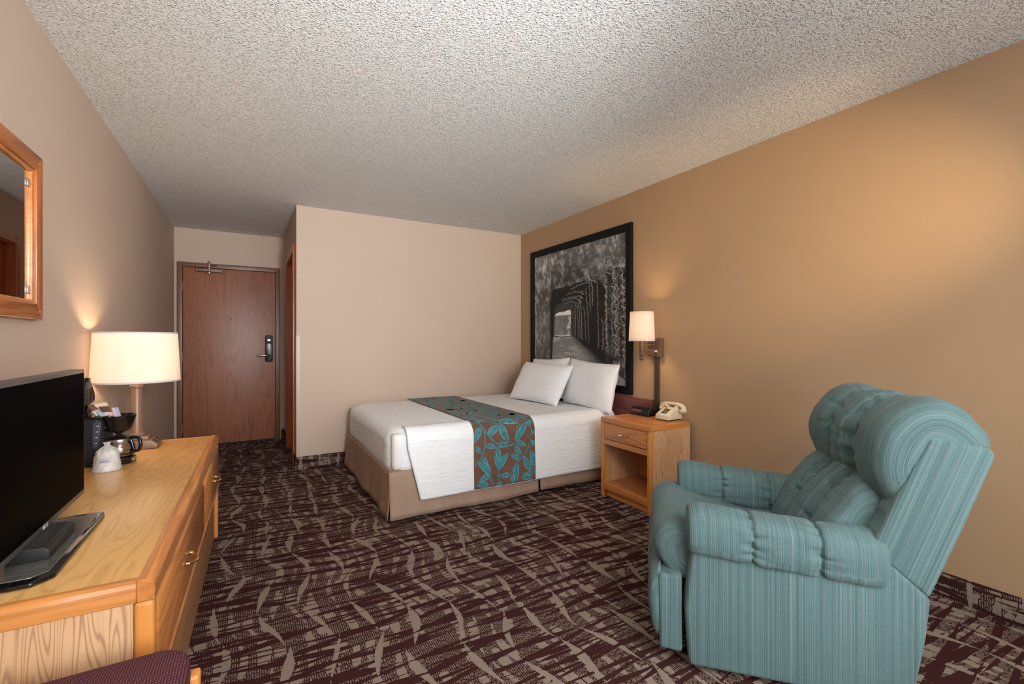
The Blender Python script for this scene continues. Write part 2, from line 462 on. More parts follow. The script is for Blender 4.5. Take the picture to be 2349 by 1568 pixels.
# ---------------------------------------------------------------- entry door
d = bpy.data.objects.new('door_1', None); C.objects.link(d); d['kind'] = 'structure'
d['label'] = 'dark walnut entry door at the end of the hallway'
d.location = (0, YD, 0)
link('door_frame', boxes([((D0 - .048, -.032, 0), (D0, .04, DZ + .05)), ((D1_, -.032, 0), (D1_ + .048, .04, DZ + .05)),
                          ((D0, -.032, DZ), (D1_, .04, DZ + .05)),
                          ((D0, .030, 0), (D0 + .014, .06, DZ)), ((D1_ - .014, .030, 0), (D1_, .06, DZ)), ((D0, .030, DZ - .014), (D1_, .06, DZ))], .003),
     MAT['door_frame'], d, smooth=False)
slab = box('door_leaf', (D0 + .004, -.012, .018), (D1_ - .005, .030, DZ - .004), MAT['door'], d, .002)
box('door_sweep', (D0 + .004, -.014, .004), (D1_ - .005, .024, .018), MAT['rubber'], d)
for z in (0.22, 1.01, 1.795):
    link('hinge', lathem([(0, -.05), (.007, -.05), (.007, .05), (0, .05)], 10), MAT['door_frame'], d, (D0 + .002, -.020, z))
link('peephole', lathem([(0, 0), (.008, 0), (.009, .004), (.004, .006), (0, .004)], 14), MAT['steel'], d, (-0.186, -.012, 1.435), (math.radians(90), 0, 0))
# door closer
cl = box('door_closer', (-.515, -.075, 1.962), (-.272, -.020, 2.000), MAT['bronze'], d, .008, 3)
link('closer_end_cap', boxes([((-.518, -.077, 1.958), (-.505, -.018, 2.004)), ((-.282, -.077, 1.958), (-.269, -.018, 2.004))], .004), MAT['bronze'], cl, smooth=False)
box('closer_bracket', (-.48, -.030, 1.966), (-.30, -.012, 1.996), MAT['steel'], cl)
link('closer_spindle', lathem([(0, 0), (.012, 0), (.014, .008), (.012, .070), (.020, .074), (.020, .084), (0, .086)], 14), MAT['steel'], cl, (-.395, -.045, 1.945))
link('closer_arm', tubem([(-.395, -.048, 2.030), (-.36, -.075, 2.036), (-.322, -.040, 2.034)], .008, 8), MAT['bronze'], cl)
link('closer_shoe', boxes([((-.41, -.036, 2.030), (-.30, -.030, 2.050)), ((-.41, -.040, 2.030), (-.385, -.032, 2.085))], .002), MAT['bronze'], cl, smooth=False)
# lock
lk = link('lock_plate', prismm([(.158, .950), (.166, .938), (.232, .938), (.239, .950), (.239, 1.240), (.230, 1.254), (.167, 1.254), (.158, 1.240)], 1, -.030, -.012, .004), MAT['black'], d, smooth=False)
box('lock_reader', (.160, -.044, 1.155), (.237, -.028, 1.250), MAT['black_matte'], lk, .006)
link('lock_badge', lathem([(0, 0), (.013, 0), (.013, .002), (0, .003)], 20, 1.25, .8), MAT['steel'], lk, (.1985, -.044, 1.196), (math.radians(90), 0, 0))
link('lock_button', lathem([(0, 0), (.007, 0), (.007, .006), (0, .008)], 12), MAT['brass'], lk, (.198, -.030, 1.076), (math.radians(90), 0, 0))
for z in (.956,):
    for x in (.168, .229):
        link('screw', lathem([(0, 0), (.004, 0), (.003, .002), (0, .003)], 8), MAT['steel'], lk, (x, -.030, z), (math.radians(90), 0, 0))
link('lever_handle', tubem([(.198, -.012, 1.014), (.198, -.062, 1.014), (.190, -.070, 1.014), (.150, -.072, 1.015), (.105, -.072, 1.013), (.074, -.066, 1.010)],
                           [.013, .013, .013, .011, .011, .008], 12), MAT['steel'], lk)

# ---------------------------------------------------------------- bathroom door
d2 = bpy.data.objects.new('door_2', None); C.objects.link(d2); d2['kind'] = 'structure'; d2.location = (XH, 0, 0)
d2['label'] = 'orange stained bathroom door and casing in the hallway side wall'
link('door_casing', boxes([((-.018, B0 - .06, 0), (0, B0 + .006, BZ + .06)), ((-.018, B1_ - .006, 0), (0, B1_ + .06, BZ + .06)),
                           ((-.018, B0, BZ - .006), (0, B1_, BZ + .06))], .004), MAT['bath_trim'], d2, smooth=False)
link('door_jamb', boxes([((0, B0, 0), (.10, B0 + .016, BZ)), ((0, B1_ - .016, 0), (.10, B1_, BZ)), ((0, B0, BZ - .016), (.10, B1_, BZ))]), MAT['bath_trim'], d2, smooth=False)
lf = box('door_leaf', (.055, B0 + .018, .012), (.092, B1_ - .018, BZ - .018), MAT['bath_trim'], d2, .002)
link('door_knob', lathem([(0, 0), (.026, 0), (.026, .006), (.010, .010), (.010, .030), (.025, .040), (.027, .055), (.016, .066), (0, .068)], 20), MAT['brass'], lf, (.055, B0 + .09, 0.98), (0, math.radians(-90), 0))
# ---------------------------------------------------------------- brass drawer pull (shared mesh data)
def pull_mesh():
    pts = []
    for i in range(13):
        t = i / 12; y = -0.046 + 0.092 * t
        pts.append((0.012 + 0.020 * math.sin(math.pi * t) ** 0.7, y, -0.006 * math.sin(math.pi * t)))
    rad = [0.0035 + 0.0022 * math.sin(math.pi * i / 12) ** 2 for i in range(13)]
    a = tubem(pts, rad, 8)
    bm = bmesh.new(); bm.from_mesh(a)
    for y in (-0.046, 0.046):
        b = lathem([(0, 0), (.008, 0), (.009, .003), (.005, .006), (.0045, .016), (0, .017)], 12)
        b.transform(Matrix.Translation((0, y, 0)) @ Matrix.Rotation(math.radians(90), 4, 'Y')); bm.from_mesh(b)
    return from_bm(bm)
PULL = pull_mesh()
PULL.polygons.foreach_set('use_smooth', [True] * len(PULL.polygons))
PULL.materials.append(MAT['brass'])

# ---------------------------------------------------------------- dresser
DH = 0.617
dr = thing('dresser', 'long low oak dresser with brass pulls along the left wall', 'dresser', (-0.208, 1.382, 0), -math.atan2(0.034, 1.91))
LEN, DEP = 1.915, 0.475
box('tabletop', (-DEP, 0.012, DH - 0.045), (-0.018, LEN - 0.012, DH), MAT['oak_top'], dr, 0.002)
# edge mouldings: rounded bull-nose profiles
prof = [(0, 0), (0, .034), (.004, .044), (.012, .050), (.022, .0525), (.036, .0525), (.036, 0)]
def edge(name, length, mat, rotz, loc):
    o = link(name, prismm(prof, 1, 0, length, 0.0015, 1), mat, dr, loc, (0, 0, rotz), smooth=False); return o
zt = DH - 0.0505
fr = link('front_edge_moulding', prismm([(0.010, zt), (.010, DH - .018), (.006, DH - .007), (-.003, DH - .0005), (-.014, DH + .0018), (-.026, DH + .0012), (-.026, zt)], 1, 0, LEN, .002, 1), MAT['oak_trim_y'], dr, smooth=False)
link('end_edge_moulding', prismm([(0.0, zt), (0.0, DH - .014), (.004, DH - .005), (.012, DH), (.020, DH + .0012), (.026, DH + .0008), (.026, zt)], 0, -DEP, -.026, .0015, 1), MAT['oak_trim_x'], dr, smooth=False)
link('end_edge_moulding', prismm([(LEN, zt), (LEN, DH - .014), (LEN - .004, DH - .005), (LEN - .012, DH), (LEN - .026, DH + .0008), (LEN - .026, zt)], 0, -DEP, -.026, .0015, 1), MAT['oak_trim_x'], dr, smooth=False)
# corner posts, side panels
for y0 in (0.0, LEN - .034):
    box('corner_post', (-.032, y0, 0), (.008, y0 + .034, zt), MAT['oak_trim_z'], dr, .011, 3)
    box('side_panel', (-DEP, y0 + (.003 if y0 == 0 else .010), 0), (-.032, y0 + (.024 if y0 == 0 else .031), zt), MAT['oak_side'], dr)
box('back_panel', (-DEP, .03, .02), (-DEP + .012, LEN - .03, zt), MAT['kick'], dr)
box('top_rail', (-.030, .034, .556), (-.012, LEN - .034, zt), MAT['oak_front_y'], dr, .002)
box('middle_rail', (-.026, .034, .314), (.014, LEN - .034, .333), MAT['oak_trim_y'], dr, .006, 3)
box('divider', (-.030, 1.085, .335), (-.004, 1.115, .556), MAT['oak_trim_z'], dr, .002)
box('lower_panel', (-.034, .034, .004), (-.010, LEN - .034, .318), MAT['kick'], dr, .001)
for y0, y1 in ((.040, 1.082), (1.118, LEN - .040)):
    df = link('drawer', prismm([(-.020, .337), (.008, .337), (.012, .342), (.012, .538), (.009, .546), (.000, .550), (-.020, .550)], 1, y0, y1, .002, 1), MAT['oak_front_y'], dr, smooth=False)
    h = bpy.data.objects.new('handle', PULL); C.objects.link(h); h.parent = df
    h.location = (.012, (y0 + y1) / 2 - (.055 if y0 < 1 else -.02), .452)

# ---------------------------------------------------------------- television
tv = thing('television', 'flat black television on a brushed stand at the near end of the dresser', 'television', (-0.49, 1.715, DH + .0022))
HW = 0.366
bz = box('bezel', (-.040, -HW, .050), (0, HW, .474), MAT['bezel'], tv, .004)
scr = M('tv_screen', 0.25, 0.06); scr.set(IOR=1.08); scr.color(scr.mix(scr.noise(scr.coord(), 2), srgb(5, 5, 6), srgb(8, 8, 9)))
box('screen', (-.002, -HW + .012, .068), (.0012, HW - .012, .462), scr.mat, tv)
box('back_cover', (-.068, -.25, .11), (-.038, .25, .40), MAT['black_matte'], tv, .015)
lg = plain('logo_silver', srgb(205, 205, 205), 0.4)
mt = basis((0, 1, 0), (0, 0, 1), (.0012, .028, .0585))
lo = text('LG', .016, lg, tv, mt, 'logo', .0003)
link('logo_disc', lathem([(0, 0), (.0062, 0), (.0062, .0008), (0, .001)], 18), lg, tv, (.0006, .008, .0585), (0, math.radians(90), 0))
br = M('brushed_black_base', 0.24, 0.6); cc = br.coord()
nn = br.noise(br.mapping(cc, scale=(6, 160, 6), rot=(0, 0, math.radians(18))), 1, 3, .6)
br.color(br.mix(nn, srgb(70, 68, 66), srgb(170, 166, 160))); br.bump(nn, .15, .001); br.set(Metallic=.55)
out = [(-.135, -.25), (.052, -.25), (.085, -.215), (.085, .215), (.074, .25), (-.135, .25)]
st = link('stand_base', prismm(out, 2, 0, .012, .005, 2), MAT['black_gloss'], tv, smooth=False)
ins = [(-.118, -.222), (.044, -.222), (.068, -.196), (.068, .200), (.060, .230), (-.118, .230)]
link('stand_plate', prismm(ins, 2, .0105, .0135, .001, 1), br.mat, st, smooth=False)
nk = link('stand_neck', prismm([(-.035, .0135), (.047, .0135), (.047, .040), (.034, .046), (-.035, .052)], 1, -.120, .080, .003, 2), MAT['black_matte'], tv, smooth=False)
box('neck_column', (-.036, -.06, .045), (-.006, .04, .12), MAT['black_matte'], tv, .004)
mesh_m = M('perforated_grille', 0.5); cc = mesh_m.sep(mesh_m.coord())
dots = ((cc[0] / .0045).fract() - .5).abs().max(((cc[1] / .0045).fract() - .5).abs()).gt(.28)
mesh_m.color(mesh_m.mix(dots, srgb(14, 14, 14), srgb(58, 58, 58)))
link('grille', mesh([(-.02, -.115, .0503), (.030, -.115, .0471), (.030, .074, .0471), (-.02, .074, .0503)], [(0, 1, 2, 3)]), mesh_m.mat, nk, smooth=False)

# ---------------------------------------------------------------- lamp shade material (light comes from the bulb inside)
def shade_mat(name, col):
    m = M(name, 0.9, 0.1); nt = m.nt
    q = m.coord()
    w = m.noise(m.mapping(q, scale=(1, 1, 6)), 120, 2)
    c = m.mix(w, tuple(x * .95 for x in col[:3]) + (1,), col)
    m.color(c)
    t = m.node('ShaderNodeBsdfTranslucent'); m.L(c, t.inputs[0])
    x = m.node('ShaderNodeMixShader'); x.inputs[0].default_value = 0.55
    m.L(m.b.outputs[0], x.inputs[1]); m.L(t.outputs[0], x.inputs[2])
    m.L(x.outputs[0], nt.nodes['Material Output'].inputs[0])
    return m.mat
MAT['shade'] = shade_mat('linen_lamp_shade', (0.86, 0.80, 0.76, 1))
MAT['shade_trim'] = shade_mat('shade_trim_band', (0.80, 0.76, 0.80, 1))
def bulb_mat(name, col, e):
    m = M(name); m.b.inputs['Emission Color'].default_value = col; m.b.inputs['Emission Strength'].default_value = e
    m.color((0.9, 0.85, 0.8, 1)); return m.mat
def shade(parent, r0, r1, z0, z1, seg=48):
    t = .0022
    sh = link('lamp_shade', lathem([(r0, z0), (r1, z1), (r1 - t, z1), (r0 - t, z0), (r0, z0)], seg), MAT['shade'], parent)
    k = (r1 - r0) / (z1 - z0)
    for za, zb in ((z0 - .001, z0 + .007), (z1 - .007, z1 + .001)):
        ra, rb = r0 + k * (za - z0) + .0012, r0 + k * (zb - z0) + .0012
        link('trim_band', lathem([(ra, za), (rb, zb), (rb - .005, zb), (ra - .005, za), (ra, za)], seg), MAT['shade_trim'], sh)
    return sh
def bulb(parent, loc, power, col, r=.03, name='bulb'):
    b = link(name, lathem([(0, -r * 1.9), (r * .45, -r * 1.8), (r * .5, -r * 1.1), (r * .85, -r * .5), (r, 0), (r * .8, r * .6), (r * .4, r * .92), (0, r)], 16),
             bulb_mat('lit_bulb_' + parent.name, (1, .72, .42, 1), 6.0), parent, loc)
    l = bpy.data.lights.new('bulb_light', 'POINT'); l.energy = power; l.color = col; l.shadow_soft_size = r * 1.05
    o = bpy.data.objects.new('bulb_light', l); C.objects.link(o); o.parent = b; o.location = (0, 0, 0)
    b.visible_shadow = True
    return b

# ---------------------------------------------------------------- table lamp
tl = thing('table_lamp', 'taupe column table lamp with a white drum shade on the dresser', 'lamp', (-0.525, 3.120, DH + .0022))
bs = link('lamp_base', prismm([(-.095, 0), (.098, 0), (.100, .020), (.070, .044), (-.095, .044)], 1, -.078, .078, .003, 2), MAT['taupe'], tl, smooth=False)
ang = math.atan2(-.024, .030)
for y in (-.036, .036):
    op = box('outlet', (-.014, -.026, 0), (.014, .026, .0025), MAT['bronze_dark'], bs, .003)
    op.location = (.0855, y, .0318); op.rotation_euler = (0, -ang, 0)
    for q in (-.008, .008):
        s_ = box('outlet_slot', (-.0045, q - .0012, .0024), (.0045, q + .0012, .0030), MAT['rubber'], op)
link('base_step', prismm([(-.062, -.058), (.058, -.058), (.058, .058), (-.062, .058)], 2, .044, .062, .003, 2), MAT['taupe'], tl, smooth=False)
link('column', lathem([(0, .062), (.036, .062), (.038, .068), (.036, .074), (.030, .078), (.0275, .082), (.0225, .315), (.0225, .318), (.030, .322), (.030, .333), (.012, .335), (.010, .40), (.017, .40), (.017, .445), (0, .446)], 32), MAT['taupe'], tl)
shade(tl, .191, .178, .353, .615)
link('shade_fitter', tubem([(-.180, 0, .606), (-.09, 0, .602), (0, 0, .606), (.09, 0, .602), (.180, 0, .606)], .0022, 6), MAT['steel'], tl)
link('shade_harp', tubem([(0, -.018, .435), (0, -.045, .47), (0, -.045, .54), (0, -.015, .60), (0, 0, .608)] , .002, 6), MAT['steel'], tl)
link('finial', lathem([(0, .604), (.008, .606), (.010, .614), (.006, .624), (0, .628)], 14), MAT['bronze'], tl)
bulb(tl, (-.02, -.02, .49), 26.0, (1.0, .74, .46), .028)

# ---------------------------------------------------------------- coffee maker
cm = thing('coffee_maker', 'black four cup coffee maker with its lid standing open on the dresser', 'coffee maker', (-0.598, 2.785, DH), math.radians(-14))
link('warming_base', prismm([(-.055, -.058), (.035, -.062), (.095, -.056), (.128, -.026), (.128, .026), (.095, .056), (.035, .062), (-.055, .058)], 2, 0, .030, .007, 3), MAT['black_gloss'], cm, smooth=False)
link('switch', boxm((.118, -.020, .012), (.133, .002, .024), .002), MAT['steel'], cm, smooth=False)
green = plain('green_indicator', srgb(60, 150, 70), .4)
link('indicator_light', boxm((.120, .006, .016), (.132, .014, .026), .002), green, cm, smooth=False)
bd = link('tank', prismm([(-.060, -.040), (-.048, -.060), (.014, -.062), (.030, -.040), (.030, .040), (.014, .062), (-.048, .060), (-.060, .040)], 2, .020, .218, .008, 3), MAT['black_matte'], cm, smooth=False)
gm = plain('grey_blue_gauge', srgb(70, 74, 86), .25)
gg = link('water_gauge', prismm([(-.002, .085), (.018, .085), (.032, .205), (.000, .205)], 1, -.0665, -.060, .002, 1), gm, bd, smooth=False)
for i in range(4):
    box('gauge_mark', (.009 + i * .002, -.0672, .108 + i * .026), (.017 + i * .0025, -.0664, .1105 + i * .026), MAT['white'], gg)
link('brew_basket', lathem([(0, .150), (.036, .150), (.046, .156), (.062, .212), (.065, .224), (.062, .226), (.056, .212), (.042, .162), (0, .158)], 36), MAT['black_gloss'], cm, (.068, 0, 0))
link('drip_valve', lathem([(0, .138), (.012, .138), (.018, .146), (.020, .152), (0, .152)], 18), MAT['black'], cm, (.068, 0, 0))
box('tank_rim', (-.062, -.060, .212), (.034, .060, .226), MAT['black_gloss'], cm, .005)
lidp = [(.050 * math.cos(t) * (1 + .10 * math.cos(4 * t)), .308 + .086 * math.sin(t)) for t in np.linspace(0, 2 * math.pi, 28, endpoint=False)]
ld = link('lid', prismm(lidp, 0, -.066, -.050, .004, 2), MAT['black_gloss'], cm, smooth=False)
box('lid_tab', (-.060, -.012, .385), (-.046, .012, .402), MAT['black_gloss'], ld, .003)
box('lid_arm', (-.062, -.022, .214), (-.046, .022, .240), MAT['black_gloss'], ld, .003)
link('hinge', lathem([(0, -.05), (.008, -.05), (.008, .05), (0, .05)], 12), MAT['black_gloss'], cm, (-.058, 0, .222), (math.radians(90), 0, 0))
# carafe
cf = thing('carafe', 'round glass carafe with black handle and lid under the coffee basket', 'carafe', (0, 0, 0))
cf.location = Vector((-0.598, 2.785, DH + .030)) + Matrix.Rotation(math.radians(-14), 3, 'Z') @ Vector((.070, 0, 0)); cf.rotation_euler = (0, 0, math.radians(-26))
link('glass_bowl', lathem([(0, .001), (.046, .001), (.056, .008), (.060, .028), (.058, .050), (.047, .074), (.044, .080), (.0425, .080), (.045, .073), (.056, .049), (.058, .028), (.054, .010), (.045, .003), (0, .003)], 40), MAT['glass'], cf)
link('steel_band', lathem([(.0445, .074), (.0470, .075), (.0470, .086), (.0445, .087), (.0445, .074)], 36), MAT['steel'], cf)
link('carafe_lid', lathem([(0, .088), (.046, .086), (.047, .090), (.034, .095), (.018, .098), (.014, .104), (0, .106)], 30), MAT['black'], cf)
hd = [(.040, 0, .084), (.060, 0, .090), (.080, 0, .091), (.092, 0, .080), (.096, 0, .055), (.088, 0, .030), (.074, 0, .024), (.064, 0, .034), (.058, 0, .058), (.052, 0, .078)]
link('handle', tubem(hd, [.007, .008, .008, .008, .008, .0075, .006, .006, .006, .006], 10, flat=1.0), MAT['black_gloss'], cf)

# ---------------------------------------------------------------- coffee packets in the brew basket
ctr = Vector((-0.598, 2.785, DH + .170)) + Matrix.Rotation(math.radians(-14), 3, 'Z') @ Vector((.058, 0, 0))
def packet(name, label, col, i, dx, dy, lean, yaw, w, h, stripe=None):
    n = 8; P = np.zeros((2 * n, n, 3))
    for side in (0, 1):
        for a in range(n):
            for b in range(n):
                u = a / (n - 1) * 2 - 1; v = b / (n - 1)
                th = .0045 * max(0, (1 - u ** 4)) * max(0, 1 - (2 * v - 1) ** 4) + .0003
                k = a if side == 0 else 2 * n - 1 - a
                P[k, b] = (u * w / 2, (th if side == 0 else -th) + .002 * math.sin(v * 7 + i), v * h)
    me = gridm(P, closed_u=True)
    m = M('packet_paper_%d' % i, .45); q = m.sep(m.coord()); 
    c = m.mix(m.noise(m.coord(), 60, 2), tuple(x * .8 for x in col[:3]) + (1,), col)
    if stripe: c = m.mix((q[2] - h * .62).abs().lt(h * .10), c, stripe)
    m.color(c)
    o = link(name, me, m.mat)
    o.location = ctr + Vector((dx, dy, .030 if i == 5 else 0)); o.rotation_euler = (math.radians(lean[0]), math.radians(lean[1]), math.radians(yaw))
    return setp(o, label=label, category='packet', group='packets standing in the coffee basket')
packet('condiment_packet', 'pale tan sachet leaning back against the open coffee maker lid', srgb(196, 160, 126), 0, -.030, .004, (-38, 4), 52, .060, .155)
packet('condiment_packet', 'brown sachet with white band second from the open lid in the coffee basket', srgb(116, 72, 50), 1, -.016, -.012, (-40, 3), 60, .056, .140, srgb(225, 215, 210))
packet('condiment_packet', 'glossy cream sachet in the middle of the coffee basket', srgb(230, 206, 178), 2, -.004, .010, (-36, -4), 48, .055, .135)
packet('condiment_packet', 'dark brown sachet with pink band near the front of the coffee basket', srgb(84, 52, 44), 3, .008, -.012, (-38, 4), 58, .052, .120, srgb(220, 190, 190))
packet('condiment_packet', 'pale lilac sachet standing furthest right in the coffee basket', srgb(196, 186, 206), 4, .026, -.004, (-26, 3), 62, .036, .098)
packet('condiment_packet', 'light blue sachet lying low over the rim beside the water tank', srgb(168, 186, 200), 5, -.010, -.026, (-54, 6), 56, .046, .090)

# ---------------------------------------------------------------- wrapped cup
cu = thing('wrapped_cup', 'upturned paper cup in a clear printed bag beside the coffee maker', 'cup', (-0.548, 2.645, DH))
link('paper_cup', lathem([(.0425, .001), (.0445, .003), (.0425, .006), (.041, .006), (.033, .086), (0, .086)], 36), MAT['white'], cu)
seg, rows = 48, 26; P = np.zeros((rows, seg, 3))
zz = np.linspace(0, 1, rows)
for r in range(rows):
    t = zz[r]; z = .0008 + .122 * t
    rad = np.interp(t, [0, .06, .12, .5, .70, .82, .88, .93, 1.0], [.0495, .050, .0475, .042, .037, .022, .008, .007, .012])
    for s_ in range(seg):
        a = 2 * math.pi * s_ / seg
        w = .0018 * math.sin(a * 7 + t * 9) * (0.3 + 1.2 * t) + .0016 * math.sin(t * 60) * math.exp(-((t - .15) / .12) ** 2) + .0012 * math.sin(13 * a - 20 * t)
        P[r, s_] = ((rad + w) * math.cos(a), (rad + w) * math.sin(a), z)
bagm = M('frosted_bag_film', .35, .5); nt = bagm.nt
t_ = bagm.node('ShaderNodeBsdfTransparent'); mx = bagm.node('ShaderNodeMixShader'); mx.inputs[0].default_value = .55
bagm.color(srgb(232, 226, 222)); bagm.L(t_.outputs[0], mx.inputs[1]); bagm.L(bagm.b.outputs[0], mx.inputs[2]); bagm.L(mx.outputs[0], nt.nodes['Material Output'].inputs[0])
link('plastic_bag', gridm(P, closed_v=True), bagm.mat, cu)
ink = plain('blue_grey_ink', srgb(120, 136, 160), .6)
for li, (zc, n_, w_) in enumerate(((.060, 11, .7), (.051, 9, 1.0), (.0445, 9, 1.0))):
    bm = bmesh.new()
    for k in range(n_):
        a0 = -1.95 + k * .085; a1 = a0 + .058 * (0.7 + .3 * ((k * 7 + li) % 3) / 2)
        hh = .0012 if li == 0 else .0024
        vs = [bm.verts.new((.0478 * math.cos(a), .0478 * math.sin(a), z)) for a, z in ((a0, zc - hh), (a1, zc - hh), (a1, zc + hh), (a0, zc + hh))]
        bm.faces.new(vs)
    link('printed_line', from_bm(bm), ink, cu, smooth=False)

# ---------------------------------------------------------------- mirror
mi = thing('wall_mirror', 'oak framed mirror with stepped inner moulding on the left wall', 'mirror', (XL, 1.75, 1.27))
MY0, MY1, MZ0, MZ1 = -0.70, 0.686, 0.0, 0.622
fw, ft = .058, .026
def rail(name, outline, axis, a, b, mat):
    return link(name, prismm(outline, axis, a, b, .002, 1), mat, mi, smooth=False)
def mitred(name, pts_out, mat):
    # pts_out: 4 (y,z) corners of a mitred rail
    return link(name, prismm(pts_out, 0, 0.001, ft, .003, 2), mat, mi, smooth=False)
o_ = [(MY0, MZ0), (MY1, MZ0), (MY1, MZ1), (MY0, MZ1)]
i_ = [(MY0 + fw, MZ0 + fw), (MY1 - fw, MZ0 + fw), (MY1 - fw, MZ1 - fw), (MY0 + fw, MZ1 - fw)]
mitred('frame_rail', [o_[0], o_[1], i_[1], i_[0]], MAT['mirror_oak'])
mitred('frame_rail', [o_[3], i_[3], i_[2], o_[2]], MAT['mirror_oak'])
mitred('frame_stile', [o_[1], o_[2], i_[2], i_[1]], MAT['mirror_oak_z'])
mitred('frame_stile', [o_[0], i_[0], i_[3], o_[3]], MAT['mirror_oak_z'])
b2 = [(y + (.014 if y < 0 else -.014), z + (.014 if z < .3 else -.014)) for y, z in i_]
for a_, b_ in ((0, 1), (1, 2), (2, 3), (3, 0)):
    link('inner_bead', prismm([i_[a_], i_[b_], b2[b_], b2[a_]], 0, .001, .017, .002, 2), MAT['oak_trim_y'], mi, smooth=False)
mm = M('mirror_silver', 0.02); mm.color((.80, .80, .78, 1)); mm.set(Metallic=1.0)
box('mirror_glass', (.0015, MY0 + fw + .005, MZ0 + fw + .005), (.0085, MY1 - fw - .005, MZ1 - fw - .005), mm.mat, mi)
for z in (.108, .505):
    link('mirror_clip', boxm((.008, MY1 - fw - .040, z - .014), (.014, MY1 - fw - .014, z + .014), .004), MAT['clip'], mi, smooth=False)
for y in (MY0 + .03, MY1 - .030):
    for z in (.030, MZ1 - .030):
        link('wood_plug', lathem([(0, 0), (.007, 0), (.006, .002), (0, .003)], 14), MAT['mirror_oak'], mi, (ft, y, z), (0, math.radians(90), 0))

# ---------------------------------------------------------------- desk chair (only its seat corner reaches into view)
ch = thing('desk_chair', 'oak chair with burgundy woven seat standing beside the near end of the dresser', 'chair', (-0.37, 1.08, 0))
fab = M('burgundy_weave', .9, .2); q = fab.sep(fab.coord())
wv = ((q[0] / .0052).fract() - .5).abs() + ((q[1] / .0052).fract() - .5).abs()
fab.color(fab.mix(wv.ss(.55, .85), srgb(74, 34, 42), srgb(150, 104, 110))); fab.bump(wv, .4, .002)
def seat_pad(hx, hy, z0, z1):
    base_ = rrect(-hx, hx, -hy, hy, .060, 8); R_ = .030; lv = [(z0, .010), (z0 + .008, .0)] + [(z1 - R_ + R_ * math.sin(a), R_ * (1 - math.cos(a))) for a in np.linspace(0, 1.45, 7)]
    lv += [(z1 + .006, .09), (z1 + .009, .17)]
    rings = [[(x * (hx - i_) / hx, y * (hy - i_) / hy, z) for x, y in base_] for z, i_ in lv]
    bm = bmesh.new(); bm.from_mesh(gridm(np.array(rings), closed_v=True)); bm.verts.ensure_lookup_table(); k = len(base_)
    bm.faces.new([bm.verts[(len(lv) - 1) * k + j] for j in range(k)]); bm.faces.new([bm.verts[j] for j in range(k)][::-1])
    return autosmooth(from_bm(bm), 60)
link('seat', seat_pad(.254, .240, .398, .484), fab.mat, ch, smooth=False)
link('seat_frame', boxes([((-.255, .190, .335), (.250, .222, .398)), ((-.255, -.222, .335), (.250, -.190, .398)), ((.215, -.20, .335), (.250, .20, .398)), ((-.255, -.20, .335), (-.22, .20, .398))], .005), MAT['oak_trim_x'], ch, smooth=False)
for x in (.242, -.285):
    for y in (.168, -.205):
        box('leg', (x, y, 0), (x + .030, y + .037, .432 if x > 0 else .86), MAT['oak_trim_z'], ch, .009, 3)
box('backrest', (-.285, -.17, .58), (-.262, .17, .84), fab.mat, ch, .01, 3)
# ---------------------------------------------------------------- bed
def wl(p): return (-p.location.x, -p.location.y, -p.location.z)
BX0, BX1, BY0, BY1, BZ_T = 0.795, 2.735, 2.965, 4.49, 0.600
bed = thing('bed', 'bed with taupe skirt pushed head first against the tan wall', 'bed', (1.765, 3.72, 0))
bw = wl(bed)

for x in (BX0 + .12, BX1 - .15):
    for y in (BY0 + .14, BY1 - .14):
        link('bed_leg', lathem([(0, 0), (.022, 0), (.022, .11), (0, .11)], 14), MAT['rubber'], bed, (x + bw[0], y + bw[1], 0))
wsk = M('taupe_skirt_cloth', .85, .2); q = wsk.coord()
wsk.color(wsk.mix(wsk.noise(wsk.mapping(q, scale=(1, 1, .2)), 14, 3), srgb(150, 124, 106), srgb(178, 150, 130)))
wsk.bump(wsk.noise(q, 420, 2), .12, .001)
link('box_spring', boxm((BX0 + .008, BY0 + .006, .16), (BX1, BY1 - .006, .327), .008), wsk.mat, bed, bw, smooth=False)
def skirt(name, p0, p1, outd, zb=.022, n=60, ph=0.0, amp=.006):
    p0 = np.array(p0); p1 = np.array(p1); outd = np.array(outd); m_ = 10
    P = np.zeros((n, m_, 3)); Lg = np.linalg.norm(p1 - p0)
    for i in range(n):
        t = i / (n - 1); b = p0 + (p1 - p0) * t
        for j in range(m_):
            k = j / (m_ - 1); z = .330 + (zb - .330) * k
            w = amp * k * (math.sin(t * Lg * 9 + ph) + .5 * math.sin(t * Lg * 23 + ph * 2)) + .022 * k
            e = b + outd * w; P[i, j] = (e[0], e[1], z + .004 * math.sin(t * Lg * 6 + ph) * k)
    o = link(name, gridm(P), wsk.mat, bed, bw); solid(o, .003, 0); return o
skirt('bed_skirt', (BX0 + .004, BY1, ), (BX0 + .004, BY0 - .012), (-1, 0), ph=1.0, amp=.008)
skirt('bed_skirt', (BX0 - .010, BY0 - .001), (1.935, BY0 - .001), (0, -1), ph=.3)
skirt('bed_skirt', (1.950, BY0 + .001), (BX1, BY0 + .001), (0, -1), ph=2.0, zb=.030)
skirt('bed_skirt', (BX1, BY1 - .003), (BX0 + .02, BY1 - .003), (0, 1), ph=4.0)
# mattress, hidden under the coverlet
link('mattress', boxm((BX0 + .02, BY0 + .02, .325), (BX1 - .005, BY1 - .02, BZ_T - .03), .04, 3), MAT['white'], bed, bw, smooth=False)
